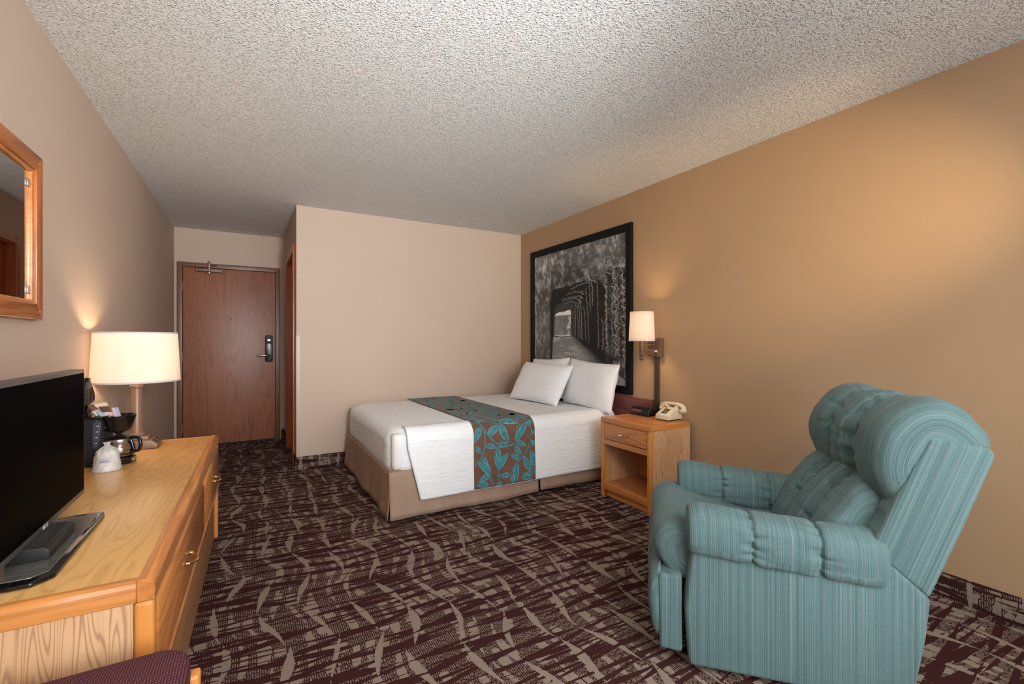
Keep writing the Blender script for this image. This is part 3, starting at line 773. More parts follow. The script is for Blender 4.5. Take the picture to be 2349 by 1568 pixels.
# white coverlet
wc = M('white_ribbed_coverlet', .9, .2); q = wc.coord(); qs = wc.sep(q)
rn = wc.noise(wc.mapping(q, scale=(7, 26, 46)), 1.0, 3, .6)
rn2 = wc.noise(q, 9, 2)
wc.color(wc.mix(rn, srgb(236, 237, 238), srgb(247, 248, 249)))
wc.bump(rn + rn2 * .25, .55, .012)
cv = thing('coverlet', 'white ribbed coverlet tucked at the foot and hanging over the bed side', 'bedspread', (1.765, 3.72, .30))
cw = wl(cv)
levels = []
for a in np.linspace(-1.35, 0, 6): levels.append((.36 + .065 * math.sin(a), .050 * (1 - math.cos(a))))
for z in np.linspace(.40, BZ_T - .095, 5): levels.append((z, 0))
for a in np.linspace(.15, math.pi / 2, 8): levels.append((BZ_T - .095 + .095 * math.sin(a), .095 * (1 - math.cos(a))))
rings = []
base_r = rrect(BX0, BX1, BY0, BY1, .15); cxm, cym = (BX0 + BX1) / 2, (BY0 + BY1) / 2
for z, ins_ in levels:
    ring = []
    for x, y in base_r:
        fx = (abs(x - cxm) - ins_) / abs(x - cxm) if abs(x - cxm) > .3 else 1.0 - ins_ * 0
        fy = (abs(y - cym) - ins_) / abs(y - cym) if abs(y - cym) > .3 else 1.0
        kx = (hi_ := (BX1 - BX0) / 2 - ins_) / ((BX1 - BX0) / 2); ky = ((BY1 - BY0) / 2 - ins_) / ((BY1 - BY0) / 2)
        wob = .006 * (float(fbm(x * 6, y * 6 + z * 9, 4)) - .5) * (1 if z < BZ_T - .02 else 0)
        ring.append((cxm + (x - cxm) * kx + wob, cym + (y - cym) * ky + wob, z + (.008 * math.sin(y * 5) if z < .33 else 0)))
    rings.append(ring)
me = gridm(np.array(rings), closed_v=True)
bm = bmesh.new(); bm.from_mesh(me); bm.verts.ensure_lookup_table(); nr = len(base_r)
bm.faces.new([bm.verts[(len(levels) - 1) * nr + k] for k in range(nr)])
bm.faces.new([bm.verts[k] for k in range(nr)][::-1])
link('tucked_cover', autosmooth(from_bm(bm), 75), wc.mat, cv, cw, smooth=False)
YN = BY0 - .022; RB = .095
S_TOP = 4.47 - (YN + RB); S_ARC = RB * math.pi / 2
def bedp(x, s, off):
    """point on the bed surface: s runs from the far edge over the top, round the near edge and down the side"""
    zt_ = BZ_T + off
    if s < S_TOP: return (x, 4.47 - s, zt_ + .0)
    if s < S_TOP + S_ARC:
        a = (s - S_TOP) / RB; r = RB + off
        return (x, YN + RB - r * math.sin(a), BZ_T - RB + r * math.cos(a))
    d_ = s - S_TOP - S_ARC
    return (x, YN - off - .012 * sm(0, .4, d_) - .004 * math.sin(x * 8) * sm(0, .3, d_), BZ_T - RB - d_)
S_HEM = S_TOP + S_ARC + (BZ_T - RB - .128)
P = np.zeros((90, 50, 3))
for i in range(90):
    for j in range(50):
        t = j / 49; s = S_TOP - .16 + t * (S_HEM - S_TOP + .16)
        x0 = np.interp(s, [S_TOP, S_TOP + S_ARC * .6, S_TOP + S_ARC + .02, S_HEM], [.905, .900, .900, .985])
        x = x0 + (2.718 - x0) * i / 89
        off = -.006 + .011 * float(sm(S_TOP - .14, S_TOP + .02, s))
        off += .010 * math.exp(-((x - x0) / .03) ** 2) * float(sm(S_TOP + S_ARC, S_HEM, s)) * -0.3
        P[i, j] = bedp(x, s, off)
o = link('side_drop', gridm(P), wc.mat, cv, cw); solid(o, .004, 0)

# bed runner
rb = M('brown_satin', .55, .22); q = rb.coord()
rb.color(rb.mix(rb.noise(rb.mapping(q, scale=(3, 3, 3)), 3, 2), srgb(100, 70, 54), srgb(126, 96, 80)))
rb.bump(rb.noise(rb.mapping(q, scale=(900, 200, 200)), 1, 1), .1, .001); rb.set(Sheen_Weight=.05)
run = thing('bed_runner', 'brown satin bed runner with turquoise leaf vines draped across the bed', 'bed runner', (1.64, 3.72, .60))
rw = wl(run)
RX0, RX1 = 1.378, 1.892; S_RUN = S_HEM - .006; S0 = .0
def runp(a, s, off): return bedp(RX0 + a + .012 * math.sin(s * 3.0) * 0 - .010 * float(sm(S_TOP, 0, s)), s, .0075 + off)
P = np.zeros((26, 150, 3))
for i in range(26):
    for j in range(150):
        P[i, j] = runp((RX1 - RX0) * i / 25, S0 + (S_RUN - S0) * j / 149, 0)
o = link('satin_panel', gridm(P), rb.mat, run, rw); solid(o, .002, 0)
# leaf vines, woven motif lying on the satin
RWID = RX1 - RX0
lm = M('turquoise_weave', .6, .2); ed = lm.attr('edge').outputs['Fac']; q = lm.coord()
stk = lm.noise(lm.mapping(q, scale=(120, 40, 40)), 1, 3, .7)
lc = lm.mix(stk.ss(.35, .7), srgb(54, 108, 116), srgb(84, 156, 166))
lm.color(lm.mix(S(lm.nt, ed).ss(.62, .8), lc, srgb(108, 180, 188)))
lm.set(Sheen_Weight=.05)
LV, LF, LE = [], [], []
def put(a, s, e, off=.0018):
    a_ = min(max(a, .003), RWID - .003); s_ = min(max(s, S0 + .003), S_RUN - .003)
    LV.append(runp(a_, s_, off)); LE.append(e)
def leaf(a, s, ang, L, W, bend=0.0):
    n = 11; base_ = len(LV)
    for i in range(n):
        t = i / (n - 1); th = ang + bend * (t - .3)
        ca, cs = a + L * t * math.cos(th), s + L * t * math.sin(th)
        w = W * (math.sin(math.pi * min(1, t ** .8)) ** .85) * (1.0 if t < .98 else 0)
        nx, ns = -math.sin(th), math.cos(th)
        for k, e in ((-1, 1), (-.72, .55), (0, 0), (.72, .55), (1, 1)):
            put(ca + nx * w * k, cs + ns * w * k, e)
    for i in range(n - 1):
        for k in range(4):
            b = base_ + i * 5 + k
            LF.append((b, b + 5, b + 6, b + 1))
def stem(pts, w=.0065):
    base_ = len(LV); n = len(pts)
    for i, (a, s) in enumerate(pts):
        a2, s2 = pts[min(i + 1, n - 1)]; a1, s1 = pts[max(i - 1, 0)]
        l_ = math.hypot(a2 - a1, s2 - s1) + 1e-9; nx, ns = -(s2 - s1) / l_, (a2 - a1) / l_
        for k in (-1, 0, 1): put(a + nx * w * k * .6, s + ns * w * k * .6, .5 if k else .2, .0014)
    for i in range(n - 1):
        a = pts[i][0]
        if a < -.002 or a > RWID + .002: continue
        for k in range(2):
            b = base_ + i * 3 + k; LF.append((b, b + 3, b + 4, b + 1))
# motif traced as base -> tip pairs on one repeat of the cloth (fractions of width and repeat length)
def fr_(x, y):
    xl = 965 + .02 * (y - 500); xr = 1800 + .085 * (y - 500); yt = 520 - .07 * (x - 970); yb = 1490 - .186 * (x - 970)
    return (x - xl) / (xr - xl), (y - yt) / (yb - yt)
LEAVES = [(1080, 600, 985, 810), (1160, 720, 1335, 580), (1340, 540, 1455, 800), (1340, 520, 1570, 550), (1540, 810, 1560, 580), (1600, 740, 1710, 530), (1290, 830, 1445, 810), (1560, 820, 1700, 870),
          (1550, 830, 1635, 990), (1130, 870, 1275, 885), (1300, 870, 1345, 1060), (980, 880, 1070, 970), (1190, 1280, 1020, 1090), (1190, 1260, 1120, 1000), (1305, 1180, 1245, 990), (1320, 1200, 1455, 960),
          (1600, 1060, 1470, 990), (1480, 1240, 1325, 1280), (1590, 1110, 1580, 1360), (1810, 1180, 1665, 990), (1815, 1150, 1755, 920), (1820, 1210, 1675, 1250), (1200, 1300, 1040, 1380), (1490, 1280, 1530, 1400),
          (1570, 500, 1600, 420), (1760, 790, 1835, 880), (1770, 640, 1825, 690), (1370, 1370, 1270, 1420), (1180, 1440, 1010, 1430), (1645, 1310, 1810, 1325), (950, 560, 970, 470), (1430, 500, 1300, 470), (1700, 560, 1790, 480)]
STEMS = [[(1050, 480), (1100, 610), (1170, 720), (1280, 830), (1400, 880), (1530, 830), (1600, 720), (1605, 600), (1570, 480)], [(1110, 640), (1125, 850), (1080, 1040), (985, 1140)],
         [(1670, 430), (1770, 640), (1760, 800), (1690, 980), (1580, 1080), (1490, 1230), (1500, 1340)], [(1185, 1200), (1195, 1290), (1255, 1440)], [(1305, 1150), (1310, 1290), (1335, 1380)],
         [(1815, 1120), (1850, 1230), (1870, 1300)], [(1545, 480), (1430, 465), (1340, 500), (1325, 545), (1345, 590)], [(1100, 470), (1200, 500), (1300, 555)]]
REP = S_RUN - (S_TOP + S_ARC * .35)
for rep in range(5):
    s_base = S_RUN - REP * (rep + 1); mir = rep % 2
    def tf(x, y):
        a, t = fr_(x, y); a = 1 - a if mir else a
        return a * RWID, s_base + t * REP
    for pl in STEMS:
        arr = np.array([tf(*p) for p in pl]); k_ = np.linspace(0, len(arr) - 1, len(arr) * 5)
        # smooth the polyline
        xs = np.interp(k_, range(len(arr)), arr[:, 0]); ys = np.interp(k_, range(len(arr)), arr[:, 1])
        for _ in range(4): xs[1:-1] = (xs[:-2] + xs[1:-1] * 2 + xs[2:]) / 4; ys[1:-1] = (ys[:-2] + ys[1:-1] * 2 + ys[2:]) / 4
        pts_ = [(a, b) for a, b in zip(xs, ys) if S0 < b < S_RUN]
        if len(pts_) > 2: stem(pts_, .0085)
    for q_, (x0, y0, x1, y1) in enumerate(LEAVES):
        a0, s0 = tf(x0, y0); a1, s1 = tf(x1, y1)
        if max(s0, s1) < S0 + .01 or min(a0, a1) > RWID or max(a0, a1) < 0: continue
        L_ = math.hypot(a1 - a0, s1 - s0); th = math.atan2(s1 - s0, a1 - a0)
        bend = .45 if (q_ % 2) ^ mir else -.45
        leaf(a0, s0, th - bend * .7, L_ * 1.02, .16 * L_ + .0045, bend)
me = mesh(LV, LF); at = me.attributes.new('edge', 'FLOAT', 'POINT'); at.data.foreach_set('value', LE)
link('leaf_vine_motif', me, lm.mat, run, rw, label='turquoise leaf vine motif')

# ---------------------------------------------------------------- pillows
wp = M('white_cotton_pillowcase', .85, .2); q = wp.coord()
wp.color(wp.mix(wp.noise(q, 30, 3), srgb(242, 243, 244), srgb(250, 250, 251)))
wp.bump(wp.noise(wp.mapping(q, scale=(1, 1, 2.2)), 14, 4, .6), .55, .014)
def pillow(label, centre, w, h, t, lean, yaw, roll=0.0, seed=0, flap=0.0):
    n, m_ = 44, 34
    def side(sgn):
        P = np.zeros((n, m_, 3))
        for i in range(n):
            for j in range(m_):
                u = (i / (n - 1)) * 2 - 1; v = (j / (m_ - 1)) * 2 - 1
                e = max(0.0, (1 - abs(u) ** 3.2)) ** .55 * max(0.0, (1 - abs(v) ** 3.2)) ** .55
                pin = 1 - .055 * (1 - v * v) * abs(u) ** 3
                pin2 = 1 - .075 * (1 - u * u) * abs(v) ** 3
                wr = .014 * (float(fbm(u * 2.2 + 5, v * 2.2 + seed * 3.1, seed)) - .5) * e
                edge_ = .010 * (float(vnoise(u * 3 + seed, v * 3, seed + 3)) - .5) * (1 - e)
                dr_ = .012 * math.sin(9 * math.atan2(v, u) + seed) * e * (max(abs(u), abs(v)) ** 3)
                P[i, j] = (sgn * (t / 2 * e + wr * .6 + dr_ * .5) + edge_, u * w / 2 * pin, v * h / 2 * pin2)
        return P
    A, B = side(-1), side(1)
    v = list(A.reshape(-1, 3)) + list(B.reshape(-1, 3)); f = []
    N0 = n * m_
    for i in range(n - 1):
        for j in range(m_ - 1):
            a = i * m_ + j; f.append((a, a + 1, a + m_ + 1, a + m_)); b = a + N0; f.append((b, b + m_, b + m_ + 1, b + 1))
    ring = [(i, 0) for i in range(n)] + [(n - 1, j) for j in range(1, m_)] + [(i, m_ - 1) for i in range(n - 2, -1, -1)] + [(0, j) for j in range(m_ - 2, 0, -1)]
    for k in range(len(ring)):
        a = ring[k][0] * m_ + ring[k][1]; b_ = ring[(k + 1) % len(ring)]; b = b_[0] * m_ + b_[1]
        f.append((a, b, b + N0, a + N0))
    me = mesh(v, f); bm = bmesh.new(); bm.from_mesh(me); bmesh.ops.remove_doubles(bm, verts=bm.verts, dist=.0006); me2 = from_bm(bm)
    o = link('pillow', me2, wp.mat)
    o.rotation_mode = 'XYZ'
    o.matrix_world = Matrix.Translation(centre) @ Matrix.Rotation(math.radians(yaw), 4, 'Z') @ Matrix.Rotation(math.radians(lean), 4, 'Y') @ Matrix.Rotation(math.radians(roll), 4, 'X')
    sb = o.modifiers.new('sub', 'SUBSURF'); sb.levels = 1; sb.render_levels = 1
    return setp(o, label=label, category='pillow', group='white pillows at the head of the bed')
pillow('white pillow at the back against the picture, mostly hidden by the front pillow', (2.665, 3.86, .808), .66, .42, .15, 8, 0, -3, 1)
pillow('white pillow standing on the nightstand side of the bed head', (2.650, 3.20, .796), .66, .44, .16, 12, 2, 3, 2)
pillow('white pillow leaning in front of the other two pillows', (2.440, 3.69, .785), .72, .43, .17, 30, 7, 1, 3)

# ---------------------------------------------------------------- headboard + picture
hb = thing('headboard', 'low dark burgundy wood headboard mounted on the wall behind the bed', 'headboard', (XR, 3.58, .40))
box('board', (-.036, -1.005, 0), (-.003, 1.005, .318), MAT['head_wood'], hb, .004)
box('end_cap', (-.039, -1.012, -.002), (-.002, -1.000, .321), MAT['head_wood'], hb, .003)
box('end_cap', (-.039, 1.000, -.002), (-.002, 1.012, .321), MAT['head_wood'], hb, .003)
pc = thing('picture', 'large black framed photograph of a rock tunnel above the bed', 'picture', (XR, 3.585, .735))
PY, PH, pf = .787, 1.448, .066
fm = plain('black_picture_frame', srgb(15, 15, 15), .6, 0.0, .2)
O4 = [(-PY, 0), (PY, 0), (PY, PH), (-PY, PH)]; I4 = [(-PY + pf, pf), (PY - pf, pf), (PY - pf, PH - pf), (-PY + pf, PH - pf)]
for a_, b_ in ((0, 1), (1, 2), (2, 3), (3, 0)):
    link('frame_side', prismm([O4[a_], O4[b_], I4[b_], I4[a_]], 0, -.032, -.002, .003, 1), fm, pc, smooth=False)
# photograph print, drawn with numpy into a colour attribute
GW, GH = 300, 300
ss_, tt_ = np.meshgrid(np.linspace(0, 1, GW), np.linspace(0, 1, GH))
def poly_mask(pts, x, y):
    ins = np.zeros(x.shape, bool); n_ = len(pts)
    for i in range(n_):
        x1, y1 = pts[i]; x2, y2 = pts[(i + 1) % n_]
        c_ = ((y1 > y) != (y2 > y)) & (x < (x2 - x1) * (y - y1) / (y2 - y1 + 1e-12) + x1); ins ^= c_
    return ins
wx = ss_ + .018 * (fbm(ss_ * 14, tt_ * 14, 3) - .5); wy = tt_ + .018 * (fbm(ss_ * 14 + 7, tt_ * 14, 9) - .5)
rock = fbm(ss_ * 22, tt_ * 18, 21, 5); rock2 = fbm(ss_ * 60, tt_ * 38, 5, 3)
img = .10 + .30 * sm(.3, .75, rock) * sm(.25, .7, rock2)
img += .14 * sm(.25, 0, ss_) * sm(.2, .8, fbm(ss_ * 40, tt_ * 12, 31))
img += .14 * np.exp(-((ss_ - .20) / .035) ** 2) * sm(.4, .7, fbm(ss_ * 50, tt_ * 10, 33)) * sm(.98, .5, tt_)
img += .06 * sm(.35, 0, tt_)
img *= 1 - .35 * sm(.1, .25, ss_) * sm(.0, .25, tt_) * sm(.75, .5, ss_)
big = [(.205, 1.0), (.205, .40), (.235, .30), (.42, .285), (.60, .265), (.76, .285), (.815, .36), (.835, .75), (.86, .90), (.90, 1.02)]
img = np.where(poly_mask(big, wx, wy), .028 + .02 * rock, img)
img = np.where(poly_mask([(.245, 1.0), (.255, .47), (.30, .42), (.45, .41), (.50, .45), (.515, .68), (.515, 1.0)], wx, wy), .055 + .05 * rock, img)
lw = sm(.225, .205, ss_) * sm(.35, .5, tt_); img = img * (1 - .3 * lw) + lw * .09 * fbm(ss_ * 60, tt_ * 7, 12)
rwm = (ss_ > .81) & (tt_ > .22) & (tt_ < .93); img = np.where(rwm, .05 + .10 * sm(.35, .8, rock), img)
road = poly_mask([(.250, .676), (.505, .676), (.62, .75), (.87, .90), (.99, 1.0), (.20, 1.0), (.235, .80)], wx, wy)
rd = .16 + .20 * sm(.35, .7, fbm(ss_ * 8 - tt_ * 3, tt_ * 40, 44)) * np.exp(-((ss_ - (.36 + (tt_ - .68) * .5)) / .16) ** 2) + .05 * rock2
img = np.where(road, rd * sm(.55 + (tt_ - .676) * 1.55, .42 + (tt_ - .676) * 1.1, ss_) + .035 + .05 * rock, img)
opn = poly_mask([(.262, .668), (.265, .50), (.29, .485), (.37, .478), (.45, .470), (.462, .49), (.462, .668)], wx, wy)
oi = .12 + .22 * sm(.55, .35, (tt_ - .5) * 1.6 + (ss_ - .3)) * fbm(ss_ * 30, tt_ * 9, 8) + .30 * sm(.50, .66, vnoise(ss_ * 90, tt_ * 70, 4)) * sm(.40, .43, ss_ + (tt_ - .6) * .3)
oi = np.where(tt_ < .500 + .014 * fbm(ss_ * 40, tt_ * 2, 2), .62, oi); oi = np.where(tt_ > .662, .5, oi)
img = np.where(opn, oi, img)
rub = poly_mask([(.84, .89), (.90, .83), (1.0, .86), (1.0, .955), (.93, .925)], wx, wy); img = np.where(rub, .10 + .30 * sm(.3, .75, rock2), img)
crn = poly_mask([(.90, .92), (1.0, .965), (1.0, 1.0), (.90, 1.0)], wx, wy); img = np.where(crn, .34, img)
def stroke(pts, wd, val, jit=.008, seed=0, dens=160):
    r_ = np.random.default_rng(seed); pts = np.array(pts)
    k_ = np.linspace(0, len(pts) - 1, dens); px_ = np.interp(k_, range(len(pts)), pts[:, 0]); py_ = np.interp(k_, range(len(pts)), pts[:, 1])
    jx = np.interp(np.arange(dens), np.arange(0, dens, 5), r_.normal(0, jit, len(np.arange(0, dens, 5)))); jy = np.interp(np.arange(dens), np.arange(0, dens, 5), r_.normal(0, jit * .5, len(np.arange(0, dens, 5))))
    for a, b in zip(px_ + jx, py_ + jy):
        if r_.random() < .22: continue
        i0, i1 = int((a - wd * 2) * GW), int((a + wd * 2) * GW) + 2; j0, j1 = int((b - wd * 2) * GH), int((b + wd * 2) * GH) + 2
        i0, j0 = max(i0, 0), max(j0, 0)
        sub = (slice(j0, j1), slice(i0, i1))
        g_ = np.exp(-(((ss_[sub] - a) ** 2 + (tt_[sub] - b) ** 2) / (wd * wd)))
        img[sub] = np.maximum(img[sub], g_ * val * (0.5 + .5 * r_.random()))
sd = 0
for c0, c1, tp, bt_, val, wv_ in ((.955, .985, .19, .86, .60, .014), (.985, .99, .33, .86, .5, .010), (.885, .910, .21, .81, .52, .011), (.915, .93, .34, .80, .40, .009), (.815, .825, .26, .78, .48, .008),
                                  (.865, .875, .38, .78, .32, .008), (.735, .748, .30, .75, .36, .005), (.785, .79, .55, .77, .36, .006), (.62, .655, .33, .71, .34, .005), (.565, .58, .38, .70, .40, .004),
                                  (.545, .56, .40, .69, .32, .004), (.505, .508, .43, .67, .34, .004), (.525, .54, .45, .69, .30, .004), (.60, .62, .45, .70, .28, .004), (.68, .69, .29, .45, .36, .005), (.655, .665, .29, .50, .30, .005)):
    sd += 1
    stroke([(c0, tp), ((c0 + c1) / 2 + .004, (tp + bt_) / 2), (c1, bt_)], .0034, val, wv_ * .75, sd, 220)
    if wv_ > .007:
        stroke([(c0 + wv_, tp), ((c0 + c1) / 2 - wv_, (tp + bt_) / 2), (c1 + wv_ * .6, bt_)], .003, val * .8, wv_ * .9, sd + 50, 200)
        q_ = tp + .03
        while q_ < bt_:
            tl_ = .012 * math.sin(q_ * 97 + sd); cc_ = c0 + (c1 - c0) * (q_ - tp) / (bt_ - tp); stroke([(cc_ - wv_ * (.6 + .8 * abs(math.sin(q_ * 41 + sd))), q_ + tl_), (cc_ + wv_ * 1.3, q_ - tl_)], .0036, val * 1.25, .004, sd * 31 + int(q_ * 100), 14); q_ += .030 + .012 * ((sd * 7 + int(q_ * 50)) % 4)
for pts, val in (([(.54, .155), (.66, .150), (.76, .160), (.80, .135), (.87, .135), (.93, .165), (.955, .19)], .46), ([(.74, .165), (.78, .19), (.83, .185), (.86, .2), (.885, .21)], .42),
                 ([(.44, .29), (.53, .262), (.62, .24), (.68, .235), (.76, .249), (.815, .265)], .44), ([(.40, .35), (.5, .34), (.58, .345), (.60, .37)], .34), ([(.46, .315), (.56, .29), (.68, .285)], .34),
                 ([(.36, .385), (.47, .37), (.56, .375), (.585, .40)], .36), ([(.36, .40), (.47, .385), (.54, .395), (.565, .43)], .34), ([(.37, .42), (.46, .405), (.51, .42), (.545, .46)], .30), ([(.62, .27), (.70, .275), (.735, .30)], .36), ([(.80, .20), (.83, .24), (.885, .26)], .4)):
    sd += 1; stroke(pts, .0032, val, .006, sd, 170)
img = np.clip(img * 1.0, 0.02, .75)
# grid of the print: s runs from the far (left in view) edge to the near edge
Yg = PY - pf - ss_ * 2 * (PY - pf); Zg = PH - pf - tt_ * (PH - 2 * pf)
V = np.stack([np.full(Yg.shape, -.012), Yg, Zg], -1)
me = gridm(V); ca = me.color_attributes.new('print', 'FLOAT_COLOR', 'POINT')
lin = np.clip(img * 1.55, 0, .95) ** 1.35
colr = np.stack([lin, lin * .99, lin * .985, np.ones_like(lin)], -1).reshape(-1)
ca.data.foreach_set('color', colr.astype(np.float32))
pm = M('photo_print', .45, .15); pm.L(pm.attr('print').outputs['Color'], pm.b.inputs['Base Color'])
link('photo_print', me, pm.mat, pc, label='black and white photograph of a road through a rock tunnel')
box('backing_board', (-.011, -PY + pf * .6, pf * .6), (-.003, PY - pf * .6, PH - pf * .6), MAT['black_matte'], pc)

# ---------------------------------------------------------------- wall sconce
sc = thing('wall_lamp', 'bronze wall lamp with white tapered shade and cord cover beside the picture', 'lamp', (XR, 2.54, 1.065))
box('back_plate', (-.040, -.065, 0), (-.001, .065, .146), MAT['bronze'], sc, .004)
box('outlet_cover', (-.048, -.032, .006), (-.040, -.008, .030), MAT['bronze_dark'], sc, .002)
link('switch_knob', lathem([(0, 0), (.009, 0), (.009, .012), (0, .013)], 14), MAT['bronze_dark'], sc, (-.040, .040, .018), (0, math.radians(-90), 0))
box('warning_tag', (-.0415, -.034, .036), (-.0402, -.004, .050), MAT['white'], sc)
for z in (.094, .050):
    link('arm', tubem([(-.035, -.010, z), (-.10, -.012, z), (-.190, -.017, z)], .0045, 8), MAT['bronze'], sc)
link('socket_tube', lathem([(0, -.008), (.008, -.006), (.016, 0), (.018, .004), (.018, .120), (.010, .122), (.010, .16), (0, .16)], 24), MAT['bronze'], sc, (-.190, -.017, .012))
link('ball_finial', lathem([(0, -.038)] + [(.019 * math.cos(a), -.019 + .019 * math.sin(a)) for a in np.linspace(-1.4, 1.4, 12)] + [(0, 0)], 20), MAT['bronze'], sc, (-.190, -.017, .010))
sh = shade(sc, .097, .087, .122, .346); sh.location = (-.190, -.017, 0)
link('shade_fitter', tubem([(-.275, -.017, .150), (-.190, -.017, .148), (-.105, -.017, .150)], .002, 6), MAT['steel'], sc)
bulb(sc, (-.190, -.017, .235), 26.0, (1.0, .68, .34), .026)
box('cord_cover', (-.024, -.022, -.455), (-.001, .012, .002), MAT['bronze_dark'], sc, .003)

# ---------------------------------------------------------------- nightstand
NX0, NX1, NY0, NY1, NH = 2.345, 2.748, 2.200, 2.700, .605
ns = thing('nightstand', 'oak nightstand with one drawer over an open shelf beside the bed', 'nightstand', (NX0, NY0, 0))
nd, nw_ = NX1 - NX0, NY1 - NY0
nt_top = box('top', (.012, .008, NH - .036), (nd, nw_ - .008, NH), MAT['oak_ns_front'], ns, .003)
link('front_edge_moulding', prismm([(0, NH - .036), (0, NH - .012), (.003, NH - .004), (.010, NH + .0008), (.022, NH + .001), (.022, NH - .036)], 1, 0, nw_, .0015, 1), MAT['oak_trim_y'], ns, smooth=False)
for y in (0, 1):
    ys = 0 if y == 0 else nw_ - .020
    p = [(ys + (0 if y == 0 else .020), NH - .036), (ys + (0 if y == 0 else .020), NH - .010), (ys + (.004 if y == 0 else .016), NH - .002), (ys + (.012 if y == 0 else .008), NH + .001), (ys + (.020 if y == 0 else 0), NH + .001), (ys + (.020 if y == 0 else 0), NH - .036)]
    link('side_edge_moulding', prismm(p, 0, .022, nd, .001, 1), MAT['oak_trim_x'], ns, smooth=False)
    y0 = 0 if y == 0 else nw_ - .030
    box('front_post', (0, y0, 0), (.030, y0 + .030, NH - .036), MAT['oak_trim_z'], ns, .008, 3)
    y0 = .002 if y == 0 else nw_ - .018
    box('side_panel', (.030, y0, 0), (nd, y0 + .016, NH - .036), MAT['oak_side'], ns)
box('back_panel', (nd - .010, .016, .05), (nd - .002, nw_ - .016, NH - .036), MAT['oak_ns_front'], ns)
box('top_rail', (.004, .03, NH - .040), (.026, nw_ - .03, NH - .030), MAT['oak_trim_y'], ns)
box('middle_rail', (.003, .03, .402), (.026, nw_ - .03, .440), MAT['oak_ns_front'], ns, .003)
box('shelf_board', (.010, .018, .090), (nd - .010, nw_ - .018, .105), MAT['oak_ns_front'], ns)
box('bottom_rail', (.002, .03, .055), (.026, nw_ - .03, .108), MAT['oak_trim_y'], ns, .006, 3)
box('kick_board', (.030, .03, .004), (.044, nw_ - .03, .056), MAT['oak_trim_y'], ns)
box('drawer_case', (.020, .02, .440), (nd - .012, nw_ - .02, .452), MAT['oak_ns_front'], ns)
dw = box('drawer', (.004, .036, .446), (.024, nw_ - .036, .562), MAT['oak_ns_front'], ns, .004)
hp = bpy.data.objects.new('handle', PULL); C.objects.link(hp); hp.parent = dw; hp.location = (.004, nw_ / 2 + .008, .508); hp.rotation_euler = (0, 0, math.pi)
por = plain('porcelain_grip', srgb(236, 230, 216), .2)
link('porcelain_grip', lathem([(0, -.020), (.004, -.019), (.0075, -.006), (.0078, .006), (.004, .019), (0, .020)], 14), por, hp, (.030, 0, -.005), (math.radians(90), 0, 0))

# ---------------------------------------------------------------- alarm clock
ac = thing('alarm_clock', 'low black clock radio with red display on the nightstand', 'alarm clock', (2.690, 2.600, NH), math.radians(4))
cbm = prismm([(-.056, 0), (.052, 0), (.054, .036), (.042, .056), (.006, .060), (-.030, .048), (-.056, .020)], 1, -.098, .098, .010, 3)
link('body', cbm, MAT['black'], ac, smooth=False)
dsp = M('red_display', .15); dsp.color(srgb(120, 62, 66)); dsp.b.inputs['Emission Color'].default_value = srgb(190, 60, 60); dsp.b.inputs['Emission Strength'].default_value = .04
sl = math.atan2(.022, .022)
dp = box('display', (-.0012, -.045, -.009), (.0006, .045, .009), dsp.mat, ac); dp.location = (-.0440, .020, .0355); dp.rotation_euler = (0, math.radians(43), 0)
for k in range(5):
    box('button', (-.012, -.066 + k * .028, .054), (-.004, -.048 + k * .028, .0605), MAT['black_matte'], ac, .001)

# ---------------------------------------------------------------- telephone
ph = thing('telephone', 'ivory push button desk telephone with its handset on the nightstand', 'telephone', (2.690, 2.345, NH), math.radians(3))
bod = [(-.080, .008), (.082, .008), (.078, .060), (.050, .088), (.020, .092), (-.074, .040)]
link('body', prismm(bod, 1, -.060, .060, .006, 3), MAT['ivory'], ph, smooth=False)
for x in (-.062, .062):
    for y in (-.045, .045): link('foot', lathem([(0, 0), (.008, 0), (.008, .010), (0, .010)], 10), MAT['rubber'], ph, (x, y, 0))
sl = math.atan2(.052, .094); u_ = Vector((math.cos(sl), 0, math.sin(sl))); n_ = Vector((-math.sin(sl), 0, math.cos(sl)))
def onface(o, a, y, h=.0): o.location = Vector((-.074, 0, .040)) + u_ * a + n_ * h + Vector((0, y, 0)); o.rotation_euler = (0, -sl, 0)
fp = box('face_plate', (-.042, -.046, 0), (.044, .046, .0015), MAT['white'], ph, .001); onface(fp, .052, 0)
fp.data.materials.clear(); fp.data.materials.append(plain('cream_face_plate', srgb(232, 214, 178), .35))
kb = boxm((-.0052, -.0058, 0), (.0052, .0058, .004), .0015)
for r in range(4):
    for c in range(3):
        k = link('key', kb, MAT['black_matte'], ph, smooth=False); onface(k, .026 + r * .0155, -.019 + c * .017, .0014)
kl = box('number_card', (-.006, -.026, 0), (.006, .026, .001), MAT['white'], ph); onface(kl, .010, .0, .0012)
ml = link('message_light', lathem([(0, 0), (.006, 0), (.0055, .007), (0, .010)], 12), MAT['red'], ph); onface(ml, .098, .030, .001)
for y in (-.042, .042):
    link('cradle_prong', prismm([(.022, .082), (.070, .074), (.078, .098), (.070, .102), (.052, .092), (.034, .106), (.024, .102)], 1, y - .010, y + .010, .003, 2), MAT['ivory'], ph, smooth=False)
hs = link('handset', tubem([(.050, -.094, .078), (.050, -.090, .098), (.050, -.068, .110), (.050, -.03, .116), (.050, .03, .116), (.050, .068, .110), (.050, .090, .098), (.050, .094, .078)],
                           [.020, .019, .015, .012, .012, .015, .019, .020], 16), MAT['ivory'], ph)
for y in (-.100, .100):
    link('receiver_cap', lathem([(0, -.012), (.020, -.012), (.026, -.006), (.027, .006), (.020, .014), (0, .016)], 20), MAT['ivory'], hs, (.050, y * .91, .070), (math.radians(8 if y > 0 else -8), 0, 0))
